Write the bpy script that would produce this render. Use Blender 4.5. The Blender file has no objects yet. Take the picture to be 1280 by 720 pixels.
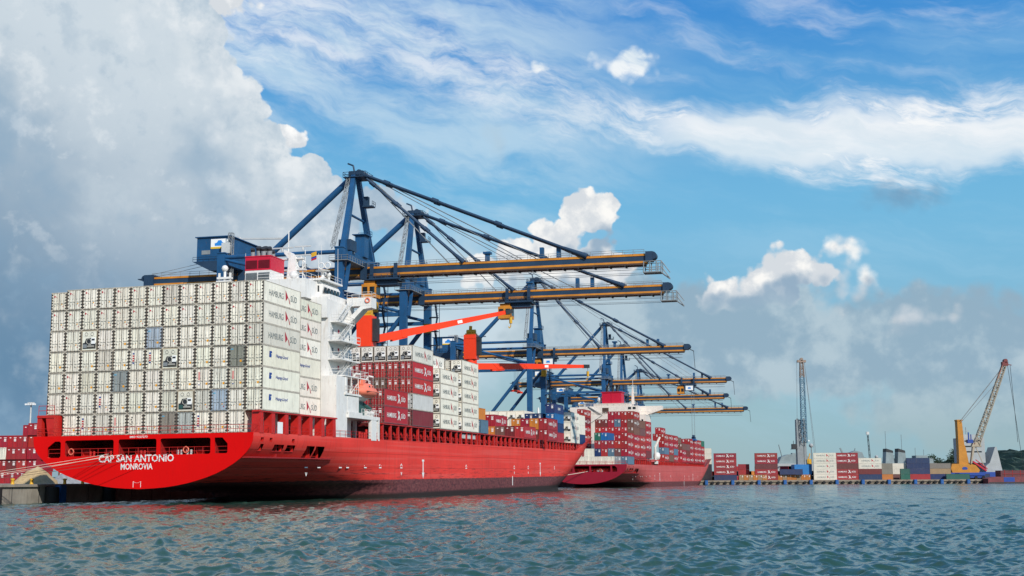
import bpy, math, random
import numpy as np
from mathutils import Matrix, Vector
R = math.radians
rnd = random.Random(7)
scene = bpy.context.scene
C = scene.collection

# ------------------------------------------------------------------ camera
cam_d = bpy.data.cameras.new("camera")
cam = bpy.data.objects.new("camera", cam_d); C.objects.link(cam)
cam_d.sensor_width = 36.0
cam_d.lens = 1574.4 / 1280 * 36.0
cam_d.clip_start = 0.5; cam_d.clip_end = 30000
cam.matrix_world = Matrix.Translation((0, 0, 2.87)) @ Matrix.Rotation(0.1514, 4, 'X') @ Matrix.Rotation(0.0043, 4, 'Y') @ Matrix.Rotation(math.pi / 2, 4, 'X')
scene.camera = cam

# ------------------------------------------------------------------ sun
SUN_EL, SUN_AZ = R(34), R(150)          # azimuth clockwise from +Y (north)
sd = Vector((math.sin(SUN_AZ) * math.cos(SUN_EL), math.cos(SUN_AZ) * math.cos(SUN_EL), math.sin(SUN_EL)))
sun_d = bpy.data.lights.new("sun", 'SUN'); sun_d.energy = 4.6; sun_d.angle = R(0.6); sun_d.color = (1.0, 0.95, 0.87)
sun = bpy.data.objects.new("sun", sun_d); C.objects.link(sun)
sun.rotation_euler = (-sd).to_track_quat('-Z', 'Y').to_euler(); sun.location = (0, 0, 300)

# ------------------------------------------------------------------ exposure
vs = scene.view_settings
scene.display_settings.display_device = 'sRGB'
vs.view_transform = 'Standard'; vs.look = 'None'; vs.exposure = 0.0; vs.gamma = 1.0; vs.use_curve_mapping = False

# ------------------------------------------------------------------ world: sky and clouds by direction
SKY_STRENGTH = 0.1
world = bpy.data.worlds.new("World"); scene.world = world
world.use_nodes = True
wn = world.node_tree; wn.nodes.clear()

class NB:
    """small helper to write node maths"""
    def __init__(self, nt): self.nt = nt
    def put(self, sock, v):
        if v is None: return
        if isinstance(v, bpy.types.NodeSocket): self.nt.links.new(v, sock)
        else: sock.default_value = v
    def m(self, op, a, b=None, c=None, clamp=False):
        n = self.nt.nodes.new('ShaderNodeMath'); n.operation = op; n.use_clamp = clamp
        for i, v in enumerate((a, b, c)): self.put(n.inputs[i], v)
        return n.outputs[0]
    def vm(self, op, a, b=None, scale=None):
        n = self.nt.nodes.new('ShaderNodeVectorMath'); n.operation = op
        self.put(n.inputs[0], a); self.put(n.inputs[1], b)
        if scale is not None: self.put(n.inputs['Scale'], scale)
        return n.outputs['Value'] if op in ('LENGTH', 'DOT_PRODUCT', 'DISTANCE') else n.outputs[0]
    def comb(self, x, y, z=0.0):
        n = self.nt.nodes.new('ShaderNodeCombineXYZ')
        self.put(n.inputs[0], x); self.put(n.inputs[1], y); self.put(n.inputs[2], z); return n.outputs[0]
    def sep(self, v):
        n = self.nt.nodes.new('ShaderNodeSeparateXYZ'); self.put(n.inputs[0], v); return n.outputs
    def noise(self, vec, scale, detail=4, rough=0.5, dist=0.0, color=False):
        n = self.nt.nodes.new('ShaderNodeTexNoise'); n.noise_dimensions = '3D'
        self.put(n.inputs['Vector'], vec); n.inputs['Scale'].default_value = scale
        n.inputs['Detail'].default_value = detail; n.inputs['Roughness'].default_value = rough
        n.inputs['Distortion'].default_value = dist
        return n.outputs['Color'] if color else n.outputs['Fac']
    def voro(self, vec, scale, smooth=0.6):
        n = self.nt.nodes.new('ShaderNodeTexVoronoi'); n.feature = 'SMOOTH_F1'
        self.put(n.inputs['Vector'], vec); n.inputs['Scale'].default_value = scale
        n.inputs['Smoothness'].default_value = smooth
        return n.outputs['Distance']
    def ramp(self, v, lo, hi, a=0.0, b=1.0, smooth=True):
        n = self.nt.nodes.new('ShaderNodeMapRange'); n.interpolation_type = 'SMOOTHSTEP' if smooth else 'LINEAR'
        n.clamp = True
        for i, x in enumerate((v, lo, hi, a, b)): self.put(n.inputs[i], x)
        return n.outputs[0]
    def mix(self, f, a, b, blend='MIX'):
        n = self.nt.nodes.new('ShaderNodeMix'); n.data_type = 'RGBA'; n.blend_type = blend
        self.put(n.inputs[0], f)
        for s, v in ((n.inputs[6], a), (n.inputs[7], b)):
            if isinstance(v, (tuple, list)) and len(v) == 3: v = (*v, 1.0)
            self.put(s, v)
        return n.outputs[2]
    def curve(self, v, pts):
        n = self.nt.nodes.new('ShaderNodeFloatCurve'); c = n.mapping.curves[0]
        pts = sorted(pts)
        c.points[0].location = pts[0]; c.points[1].location = pts[-1]
        for p in pts[1:-1]: c.points.new(*p)
        n.mapping.update(); self.put(n.inputs['Value'], v); n.inputs['Factor'].default_value = 1
        return n.outputs[0]

def srgb(r, g, b):
    f = lambda c: (c / 255 / 12.92) if c / 255 <= 0.04045 else ((c / 255 + 0.055) / 1.055) ** 2.4
    return (f(r), f(g), f(b))

w = NB(wn)
def cl(r, g, b):            # colour of light seen in the sky, given as it should read at exposure 0
    return tuple(c / SKY_STRENGTH for c in srgb(r, g, b))
out = wn.nodes.new('ShaderNodeOutputWorld'); bg = wn.nodes.new('ShaderNodeBackground')
wn.links.new(bg.outputs[0], out.inputs[0]); bg.inputs['Strength'].default_value = SKY_STRENGTH
sky = wn.nodes.new('ShaderNodeTexSky'); sky.sky_type = 'NISHITA'; sky.sun_disc = False
sky.sun_elevation = SUN_EL; sky.sun_rotation = SUN_AZ; sky.altitude = 0; sky.air_density = 1.0; sky.dust_density = 0.6; sky.ozone_density = 2.0
tc = wn.nodes.new('ShaderNodeTexCoord')
dx, dy, dz = w.sep(tc.outputs['Generated'])
U = w.m('MULTIPLY', w.m('ARCTAN2', dx, dy), 180 / math.pi)                       # azimuth in degrees, 0 = north
V = w.m('MULTIPLY', w.m('ARCSINE', dz), 180 / math.pi)                           # elevation in degrees
P = w.comb(U, V, 0.0)
# billows that break up every cumulus outline
n1 = w.vm('SUBTRACT', w.noise(P, 0.42, 7, 0.62, color=True), (0.5, 0.5, 0.5))
bill = w.m('SUBTRACT', 0.42, w.voro(w.vm('ADD', P, w.vm('SCALE', n1, scale=0.8)), 0.95, 0.35))
bill2 = w.m('SUBTRACT', 0.42, w.voro(w.vm('ADD', P, w.vm('SCALE', n1, scale=0.5)), 2.3, 0.3))
Pw = w.vm('ADD', P, w.vm('SCALE', n1, scale=1.5))
def blobs(lst, edge_amp):
    d = None
    for (u, v, ru, rv) in lst:
        q = w.vm('MULTIPLY', w.vm('SUBTRACT', Pw, (u, v, 0)), (1 / ru, 1 / rv, 0))
        e = w.m('MULTIPLY', w.m('SUBTRACT', 1.0, w.vm('LENGTH', q)), min(ru, rv))
        d = e if d is None else w.m('SMOOTH_MAX', d, e, 0.35)
    k_ = w.ramp(d, -0.55, 0.25)
    b_ = w.m('MULTIPLY', w.m('MULTIPLY_ADD', bill2, 0.45, bill), edge_amp)
    return w.m('MULTIPLY_ADD', b_, k_, d)
fine = w.noise(P, 0.35, 6, 0.55)
# relief of the billows lit from the upper right: density here minus density a little towards the light
Pr = w.vm('ADD', P, w.vm('SCALE', n1, scale=0.6))
relief = w.m('SUBTRACT', w.noise(Pr, 0.30, 9, 0.60), w.noise(w.vm('ADD', Pr, (0.42, 0.50, 0.0)), 0.30, 9, 0.60))
soft = w.noise(w.vm('ADD', P, (40, 9, 0)), 0.16, 5, 0.5)

# clear sky: Nishita pulled to the deep blue overhead and the pale teal low down
h01 = w.ramp(V, 0.0, 21.0, smooth=False)
tint = w.mix(w.ramp(V, 2.0, 13.0), cl(150, 184, 194), cl(112, 186, 226))
tint = w.mix(w.ramp(V, 11.0, 23.0), tint, cl(46, 138, 217))
tint = w.mix(w.ramp(V, 24.0, 70.0), tint, cl(38, 104, 190))
col = w.mix(0.86, sky.outputs[0], tint)
col = w.mix(w.m('MULTIPLY', w.ramp(U, 4.0, 22.0), w.ramp(V, 16, 9, 0, 0.30)), col, cl(120, 190, 226))

# cirrus sheet: streaks along a drifting band
un = w.m('DIVIDE', w.m('ADD', U, 26.0), 52.0, clamp=True)
cn = lambda x: x / 26.0
vc = w.m('MULTIPLY', w.curve(un, [(0.0, .85), (.22, .83), (.36, .81), (.47, .735), (.54, .675), (.62, .64), (.72, .61), (.80, .595), (.93, .575), (1.0, .565)]), 25.0)
th_ = w.m('MULTIPLY', w.curve(un, [(0.0, .16), (.22, .16), (.36, .13), (.47, .085), (.54, .075), (.62, .05), (.72, .075), (.80, .085), (.93, .075), (1.0, .07)]), 25.0)
wx = w.vm('SUBTRACT', w.noise(P, 0.22, 4, 0.55, color=True), (0.5, 0.5, 0.5))
Pc = w.vm('ADD', P, w.vm('SCALE', wx, scale=2.4))
uc, vv, _ = w.sep(Pc)
bandd = w.m('DIVIDE', w.m('ABSOLUTE', w.m('SUBTRACT', vv, vc)), th_)
rotU = w.m('MULTIPLY_ADD', vv, 0.42, uc); rotV = w.m('MULTIPLY_ADD', uc, 0.20, vv)
streak = w.noise(w.comb(w.m('MULTIPLY', rotU, 0.20), w.m('MULTIPLY', rotV, 0.70), 3.0), 1.0, 8, 0.60, 0.0)
wisp = w.noise(w.comb(w.m('MULTIPLY', rotU, 0.42), w.m('MULTIPLY', rotV, 1.15), 8.0), 1.0, 8, 0.66, 0.1)
core = w.ramp(w.m('SUBTRACT', w.m('MULTIPLY_ADD', w.m('SUBTRACT', streak, 0.5), 2.2, 0.95), bandd), -0.25, 0.75)
dens = w.m('MULTIPLY', core, w.ramp(wisp, 0.28, 0.68))
rightfill = w.ramp(U, 4.0, 9.0)
dens = w.m('MULTIPLY', dens, w.m('MULTIPLY_ADD', rightfill, 0.30, 0.70), clamp=True)
solid = w.m('MULTIPLY', w.m('MULTIPLY', rightfill, w.ramp(w.m('MULTIPLY_ADD', w.m('SUBTRACT', streak, 0.5), 1.5, bandd), 0.95, 0.25)), 0.9)
dens = w.m('MAXIMUM', dens, solid)
# high thin veils at upper right and small puffs
veil = w.m('MULTIPLY', w.ramp(streak, 0.46, 0.75), w.m('MULTIPLY', w.ramp(V, 15.0, 19.0), 0.32))
dens = w.m('MAXIMUM', dens, veil)
puff = blobs([(5.6, 18.6, 2.0, 0.75), (4.3, 18.75, 1.0, 0.5), (1.5, 18.5, 0.7, 0.6), (7.0, 14.9, 0.9, 0.25)], 0.8)
dens = w.m('MAXIMUM', dens, w.m('MULTIPLY', w.ramp(puff, -0.05, 0.55), w.ramp(wisp, 0.2, 0.55)))
col = w.mix(dens, col, w.mix(w.ramp(streak, 0.35, 0.65), cl(226, 236, 243), cl(250, 251, 252)))
# dark scraps of low cloud
smudge = blobs([(17.6, 12.3, 2.4, 0.75), (-0.6, 15.6, 0.7, 1.3)], 0.6)
col = w.mix(w.ramp(smudge, -0.1, 0.9, 0, 0.62), col, cl(118, 148, 176))

# broad thin veil around the left half of the cirrus
vl = w.m('MULTIPLY', w.ramp(w.noise(w.comb(w.m('MULTIPLY', rotU, 0.13), w.m('MULTIPLY', rotV, 0.42), 21.0), 1.0, 7, 0.6), 0.36, 0.66), w.m('MULTIPLY', w.ramp(V, 8.5, 14.0), w.ramp(U, 10.0, -1.0)))
col = w.mix(w.m('MULTIPLY', vl, 0.62), col, cl(206, 228, 240))
vr = w.m('MULTIPLY', w.ramp(w.noise(w.comb(w.m('MULTIPLY', rotU, 0.10), w.m('MULTIPLY', rotV, 0.5), 33.0), 1.0, 7, 0.6), 0.42, 0.7), w.ramp(U, 3.0, 12.0))
col = w.mix(w.m('MULTIPLY', vr, 0.22), col, cl(176, 214, 236))
# low grey bank over the right half, soft edged
bank = blobs([(8.6, 6.2, 6.5, 3.0), (12.0, 7.2, 3.6, 2.2), (18.2, 5.9, 6.0, 2.8), (14.5, 5.6, 7.0, 2.6), (22.0, 3.4, 8.0, 3.0), (4.0, 7.0, 5.0, 3.4)], 0.9)
haze_w = blobs([(-4.0, 7.0, 5.5, 5.0), (0.5, 7.5, 5.0, 3.4)], 0.8)
col = w.mix(w.ramp(haze_w, -0.3, 2.2, 0, 0.85), col, w.mix(w.ramp(soft, 0.35, 0.65), cl(176, 204, 220), cl(214, 226, 233)))
bankc = w.mix(w.ramp(w.m('MULTIPLY_ADD', relief, 0.9, w.m('MULTIPLY_ADD', w.m('SUBTRACT', fine, 0.5), 0.5, soft)), 0.38, 0.64), cl(148, 175, 194), cl(182, 201, 212))
bankc = w.mix(w.ramp(V, 5.0, 0.5), bankc, cl(156, 183, 190))
col = w.mix(w.ramp(bank, -0.1, 0.8, 0, 0.92), col, bankc)

# bright cumulus heads
def cumulus(lst, shade, amp=1.1, lo=-0.02, hi=0.10, c_lit=(252, 251, 248), c_sh=(142, 170, 194), foot=None):
    global col
    d = blobs(lst, amp)
    mask = w.ramp(d, lo, hi)
    s = blobs(shade, 0.7) if shade else None
    c = w.mix(w.ramp(w.m('MULTIPLY_ADD', bill, 0.16, relief), -0.08, 0.10), cl(214, 220, 226), cl(*c_lit))
    if s is not None: c = w.mix(w.ramp(s, -0.1, 0.55, 0, 0.92), c, cl(*c_sh))
    if foot: mask = w.m('MULTIPLY', mask, w.ramp(w.m('MULTIPLY_ADD', w.m('SUBTRACT', fine, 0.5), 1.6, V), foot[0], foot[1]))
    col = w.mix(mask, col, c)
cumulus([(3.3, 11.9, 1.7, 1.25), (4.3, 12.1, 1.0, 0.9), (2.2, 10.9, 1.6, 1.2), (0.8, 10.3, 1.5, 0.9), (3.0, 9.6, 3.0, 1.5), (-0.5, 9.4, 2.0, 1.0)],
        [(4.4, 10.9, 1.2, 0.9), (3.4, 10.2, 1.5, 0.7), (2.0, 8.3, 4.0, 1.0)], hi=0.2, foot=(7.4, 9.4))
cumulus([(12.5, 9.35, 1.9, 1.05), (11.4, 8.8, 1.9, 0.9), (13.6, 9.0, 1.1, 0.8), (9.7, 8.55, 1.4, 0.85), (10.6, 8.0, 2.6, 0.8)],
        [(12.8, 8.35, 2.0, 0.75), (11.0, 7.8, 2.8, 0.75), (9.6, 8.0, 1.2, 0.3)], amp=0.8, hi=0.22, foot=(7.1, 8.5))
cumulus([(14.9, 10.0, 0.7, 0.75), (15.3, 9.5, 0.8, 0.9), (15.8, 8.9, 0.7, 0.8), (16.2, 8.3, 0.5, 0.6)], [(16.0, 8.2, 0.5, 0.5)], lo=-0.15, hi=0.7, foot=(7.0, 8.6))
cumulus([(15.1, 7.9, 0.9, 0.7), (18.9, 6.9, 1.8, 0.7), (17.6, 6.8, 1.2, 0.7), (17.0, 6.3, 1.8, 0.5)], [(18.3, 6.4, 2.4, 0.5)], lo=-0.2, hi=1.0, c_lit=(232, 228, 224), foot=(5.9, 7.2))

# the tall grey cumulus wall on the left, white rims peeping behind it
cumulus([(-10.9, 15.45, 1.3, 0.6), (-14.2, 21.2, 2.6, 0.8), (-10.0, 15.1, 0.7, 0.5)], None, amp=0.45, c_lit=(255, 255, 254))
wall = blobs([(-22.0, 19.0, 8.0, 5.0), (-17.0, 17.0, 4.6, 5.0), (-14.6, 16.4, 3.0, 3.0), (-12.8, 14.6, 2.4, 2.9), (-11.2, 13.2, 2.2, 2.3), (-9.7, 13.0, 1.7, 1.9),
              (-8.4, 11.6, 1.7, 1.9), (-18.0, 11.0, 9.5, 7.0), (-10.5, 8.5, 4.6, 4.0), (-18.0, 3.0, 10.0, 7.0), (-6.0, 12.3, 1.5, 1.1), (-5.0, 11.6, 1.3, 1.1), (-60, 10, 40, 14)], 0.95)
wm = w.ramp(wall, -0.02, w.ramp(V, 12.0, 8.0, 0.16, 1.6))
up = w.ramp(w.m('MULTIPLY_ADD', U, 0.45, w.m('MULTIPLY_ADD', soft, 9.0, V)), -1.0, 17.0)
wc = w.mix(up, cl(104, 140, 170), cl(206, 218, 227))
edge = w.ramp(wall, 2.6, 0.0)
wc = w.mix(w.m('MULTIPLY', edge, w.ramp(w.m('MULTIPLY_ADD', fine, 0.3, relief), 0.06, 0.26)), wc, cl(236, 240, 243))
wc = w.mix(w.m('MULTIPLY', w.ramp(relief, 0.02, 0.16), w.ramp(V, 7.0, 14.0, 0.06, 0.5)), wc, cl(231, 237, 241))
wc = w.mix(w.m('MULTIPLY', w.ramp(relief, -0.02, -0.16), 0.34), wc, cl(146, 174, 197))
wc = w.mix(w.m('MULTIPLY', w.ramp(fine, 0.5, 0.68), 0.35), wc, cl(206, 218, 226))
wc = w.mix(w.m('MULTIPLY', w.ramp(soft, 0.52, 0.36), 0.55), wc, cl(138, 170, 196))
col = w.mix(wm, col, wc)
# hazy horizon
col = w.mix(w.ramp(V, 2.6, 0.0, 0, 0.7), col, cl(158, 184, 190))
wn.links.new(col, bg.inputs['Color'])
try: world.cycles.sampling_method = 'MANUAL'; world.cycles.sample_map_resolution = 512
except Exception: pass

# ------------------------------------------------------------------ mesh helpers
class MB:
    def __init__(self): self.v = []; self.f = []; self.mi = []; self.sm = []
    def add(self, vs, fs, m=0, smooth=False):
        o = len(self.v); self.v += [tuple(p) for p in vs]
        for f in fs: self.f.append(tuple(i + o for i in f)); self.mi.append(m); self.sm.append(smooth)
        return self
    def box(self, x0, x1, y0, y1, z0, z1, m=0):
        vs = [(x0, y0, z0), (x1, y0, z0), (x1, y1, z0), (x0, y1, z0), (x0, y0, z1), (x1, y0, z1), (x1, y1, z1), (x0, y1, z1)]
        return self.add(vs, [(0, 3, 2, 1), (4, 5, 6, 7), (0, 1, 5, 4), (1, 2, 6, 5), (2, 3, 7, 6), (3, 0, 4, 7)], m)
    def beam(self, p, q, a, b=None, m=0, up=(0, 0, 1), taper=1.0):
        b = a if b is None else b
        p, q = Vector(p), Vector(q); d = (q - p).normalized(); upv = Vector(up)
        if abs(d.dot(upv)) > 0.98: upv = Vector((0, 1, 0))
        s = d.cross(upv).normalized(); t = s.cross(d)
        vs = []
        for c, k in ((p, 1.0), (q, taper)):
            for i, j in ((-1, -1), (1, -1), (1, 1), (-1, 1)): vs.append(c + s * (i * a * k / 2) + t * (j * b * k / 2))
        return self.add(vs, [(0, 1, 2, 3), (7, 6, 5, 4), (0, 4, 5, 1), (1, 5, 6, 2), (2, 6, 7, 3), (3, 7, 4, 0)], m)
    def tube(self, p, q, r, r2=None, n=8, m=0, caps=True, smooth=True):
        r2 = r if r2 is None else r2
        p, q = Vector(p), Vector(q); d = (q - p).normalized(); upv = Vector((0, 0, 1)) if abs(d.z) < 0.95 else Vector((0, 1, 0))
        s = d.cross(upv).normalized(); t = s.cross(d)
        vs = []
        for c, k in ((p, r), (q, r2)):
            for i in range(n):
                a = 2 * math.pi * i / n; vs.append(c + s * (math.cos(a) * k) + t * (math.sin(a) * k))
        fs = [(i, (i + 1) % n, n + (i + 1) % n, n + i) for i in range(n)]
        self.add(vs, fs, m, smooth)
        if caps: self.add(vs, [tuple(range(n - 1, -1, -1)), tuple(range(n, 2 * n))], m)
        return self
    def path(self, pts, r, n=6, m=0):
        for a, b in zip(pts, pts[1:]): self.tube(a, b, r, n=n, m=m, caps=True)
        return self
    def prism(self, poly, axis, a, b, m=0):
        """poly: 2-D points; axis 'x','y','z' is the extrusion direction"""
        k = len(poly)
        def P3(p, h): return {'x': (h, p[0], p[1]), 'y': (p[0], h, p[1]), 'z': (p[0], p[1], h)}[axis]
        vs = [P3(p, a) for p in poly] + [P3(p, b) for p in poly]
        return self.add(vs, [tuple(range(k - 1, -1, -1)), tuple(range(k, 2 * k))] + [(i, (i + 1) % k, k + (i + 1) % k, k + i) for i in range(k)], m)
    def lathe(self, c, prof, n=12, m=0, smooth=True):
        c = Vector(c); vs = []
        for r, z in prof:
            for i in range(n):
                a = 2 * math.pi * i / n; vs.append((c.x + r * math.cos(a), c.y + r * math.sin(a), c.z + z))
        fs = []
        for j in range(len(prof) - 1):
            for i in range(n): fs.append((j * n + i, j * n + (i + 1) % n, (j + 1) * n + (i + 1) % n, (j + 1) * n + i))
        return self.add(vs, fs, m, smooth)
    def rail(self, pts, h=1.0, r=0.035, gap=2.0, m=0):
        """guard rail along a 3-D polyline"""
        for a, b in zip(pts, pts[1:]):
            a, b = Vector(a), Vector(b); n = max(1, int((b - a).length / gap)); u = Vector((0, 0, 1))
            for i in range(n + 1):
                p = a.lerp(b, i / n); self.tube(p, p + u * h, r, n=4, m=m, caps=False)
            for k in (0.5, 1.0): self.tube(a + u * h * k, b + u * h * k, r, n=4, m=m, caps=False)
        return self
    def mesh(self, name, mats):
        me = bpy.data.meshes.new(name); me.from_pydata(self.v, [], self.f)
        for mt in mats: me.materials.append(mt)
        me.polygons.foreach_set('material_index', self.mi); me.polygons.foreach_set('use_smooth', self.sm)
        me.validate(); me.update(); return me
    def build(self, name, mats, parent=None, M=None, **tags):
        if not isinstance(mats, (list, tuple)): mats = [mats]
        return link(name, self.mesh(name, mats), parent, M, **tags)

def link(name, data, parent=None, M=None, **tags):
    o = bpy.data.objects.new(name, data); C.objects.link(o)
    if parent is not None: o.parent = parent
    if M is not None: o.matrix_local = M
    for k, v in tags.items(): o[k] = v
    return o
def thing(name, label, cat, M=None, group=None):
    o = link(name, None, None, M); o.empty_display_size = 1.0
    o['label'] = label; o['category'] = cat
    if group: o['group'] = group
    return o
def tag(o, label, cat, group=None):
    o['label'] = label; o['category'] = cat
    if group: o['group'] = group
    return o
def copy_tree(o, parent=None):
    c = o.copy(); C.objects.link(c)
    if parent is not None: c.parent = parent
    for ch in list(o.children): copy_tree(ch, c)
    return c
def setcol(o, c):
    o.color = (*c, 1)
    for ch in o.children: setcol(ch, c)
ORD = 'zeroth first second third fourth fifth sixth seventh eighth ninth tenth eleventh twelfth thirteenth fourteenth fifteenth sixteenth'.split()

# ------------------------------------------------------------------ materials
def mat(name, col, rough=0.5, metal=0.0, var=0.18, vscale=0.6, rust=0.0, rustcol=(0.12, 0.05, 0.025), streak=0.0, objcol=False, spec=0.4, stretch=(1, 1, 0.12), bump=0.0, streakcol=None):
    mt = bpy.data.materials.new(name); mt.use_nodes = True
    nt = mt.node_tree; b = nt.nodes['Principled BSDF']; k = NB(nt)
    t = nt.nodes.new('ShaderNodeTexCoord').outputs['Object']
    if objcol:
        oi = nt.nodes.new('ShaderNodeObjectInfo'); c = oi.outputs['Color']
        rv = k.vm('SCALE', k.comb(oi.outputs['Random'], k.m('MULTIPLY', oi.outputs['Random'], 7.3), 0.0), scale=40.0)
        t = k.vm('ADD', t, rv)
    else: c = (*col, 1.0)
    if var > 0:
        n = k.noise(t, vscale, 5, 0.6)
        f = k.ramp(n, 0.3, 0.7, 1 - var, 1 + var * 0.5, smooth=False)
        c = k.mix(1.0, c, k.comb(f, f, f), 'MULTIPLY')
    if streak > 0:
        s = k.noise(k.vm('MULTIPLY', t, stretch), 2.6, 5, 0.65)
        sc_ = streakcol or tuple(x * 0.35 + 0.03 for x in col)
        c = k.mix(k.ramp(s, 0.50, 0.72, 0, streak), c, sc_)
    if rust > 0:
        s2 = k.noise(k.vm('MULTIPLY', t, (1, 1, 0.35)), 3.4, 6, 0.7)
        c = k.mix(k.ramp(s2, 0.60 - 0.12 * rust, 0.72, 0, min(1.0, 0.5 + rust)), c, rustcol)
    k.put(b.inputs['Base Color'], c)
    b.inputs['Roughness'].default_value = rough; b.inputs['Metallic'].default_value = metal
    b.inputs['Specular IOR Level'].default_value = spec
    if bump > 0:
        bn = nt.nodes.new('ShaderNodeBump'); bn.inputs['Strength'].default_value = bump; bn.inputs['Distance'].default_value = 0.05
        k.put(bn.inputs['Height'], k.noise(t, vscale * 3, 4, 0.6)); nt.links.new(bn.outputs[0], b.inputs['Normal'])
    return mt
M_ = {}
M_['cont'] = mat('container_paint', (.6, .6, .6), .55, var=.11, vscale=.5, streak=.24, objcol=True, rust=.06, streakcol=(.16, .12, .09))
M_['contdoor'] = mat('container_door_paint', (.6, .6, .6), .5, var=.16, vscale=.8, streak=.34, objcol=True, rust=.10, streakcol=(.2, .17, .13))
M_['contframe'] = mat('container_frame_steel', (.6, .6, .6), .6, var=.3, vscale=1.2, objcol=True, rust=.55, rustcol=(.09, .05, .035))
M_['bar'] = mat('galvanised_bar', (.40, .38, .33), .45, .3, rust=.25)
M_['hinge'] = mat('dark_hinge', (.035, .03, .028), .6)
M_['gasket'] = mat('black_gasket', (.02, .02, .02), .7)
M_['white'] = mat('white_ship_paint', (.73, .715, .68), .45, var=.09, streak=.3, streakcol=(.42, .30, .20), rust=.04)
M_['cream'] = mat('cream_ship_paint', (.74, .67, .60), .45, var=.1, streak=.25, streakcol=(.38, .24, .15))
M_['hullred'] = mat('bright_red_hull_paint', (.66, .004, .004), .5, var=.07, vscale=.15, streak=.12, streakcol=(.36, .008, .008), spec=.08)
M_['trimred'] = mat('red_deck_steel', (.50, .018, .014), .45, var=.2, vscale=.7, rust=.05)
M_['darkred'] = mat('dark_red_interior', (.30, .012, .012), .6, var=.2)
M_['deckgreen'] = mat('deck_paint', (.16, .05, .04), .7, var=.3)
M_['craneblue'] = mat('crane_blue_paint', (.011, .078, .195), .45, var=.3, vscale=.25, rust=.07, streak=.35, streakcol=(.03, .05, .08))
M_['cranedark'] = mat('crane_navy_girder_paint', (.016, .042, .085), .5, var=.3, vscale=.3)
M_['craneorange'] = mat('crane_orange_stripe', (.58, .225, .022), .55, var=.3, vscale=.3)
M_['brownrail'] = mat('crane_brown_underside', (.07, .04, .03), .7, var=.3)
M_['grey'] = mat('grey_steel', (.22, .24, .25), .5, var=.2)
M_['lightgrey'] = mat('pale_grey_steel', (.5, .51, .5), .5, var=.15)
M_['dark'] = mat('dark_steel', (.025, .028, .032), .6, var=.3)
M_['glass'] = mat('dark_window_glass', (.015, .02, .025), .08, var=0, spec=.6)
M_['orange'] = mat('ship_crane_orange', (.80, .045, .008), .4, var=.08, vscale=.3)
M_['yellow'] = mat('machinery_yellow', (.60, .33, .02), .5, var=.2)
M_['lifeorange'] = mat('lifeboat_coral', (.80, .20, .12), .4, var=.1)
M_['crimson'] = mat('funnel_crimson', (.52, .008, .035), .45, var=.08)
M_['signwhite'] = mat('sign_white', (.8, .8, .78), .5, var=.03)
M_['markred'] = mat('mark_red', (.42, .01, .03), .5, var=.05)
M_['markgrey'] = mat('lettering_grey', (.16, .20, .21), .6, var=.1)
M_['markblue'] = mat('mark_blue', (.01, .05, .26), .5, var=.05)
M_['markwhite'] = mat('lettering_white', (.78, .77, .74), .5, var=.12, vscale=2)
M_['stickorange'] = mat('sticker_orange', (.75, .33, .02), .5, var=.05)
M_['tyre'] = mat('tyre_rubber', (.012, .012, .013), .8, var=.2)
M_['fenderblue'] = mat('fender_blue', (.012, .10, .32), .6, var=.25)
M_['concrete'] = mat('quay_concrete', (.27, .245, .205), .85, var=.35, vscale=.35, streak=.5, streakcol=(.10, .085, .07), bump=.3)
M_['rope'] = mat('mooring_rope', (.62, .52, .42), .8, var=.2)
M_['ropedark'] = mat('tarred_rope', (.10, .06, .05), .8, var=.2)
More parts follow.
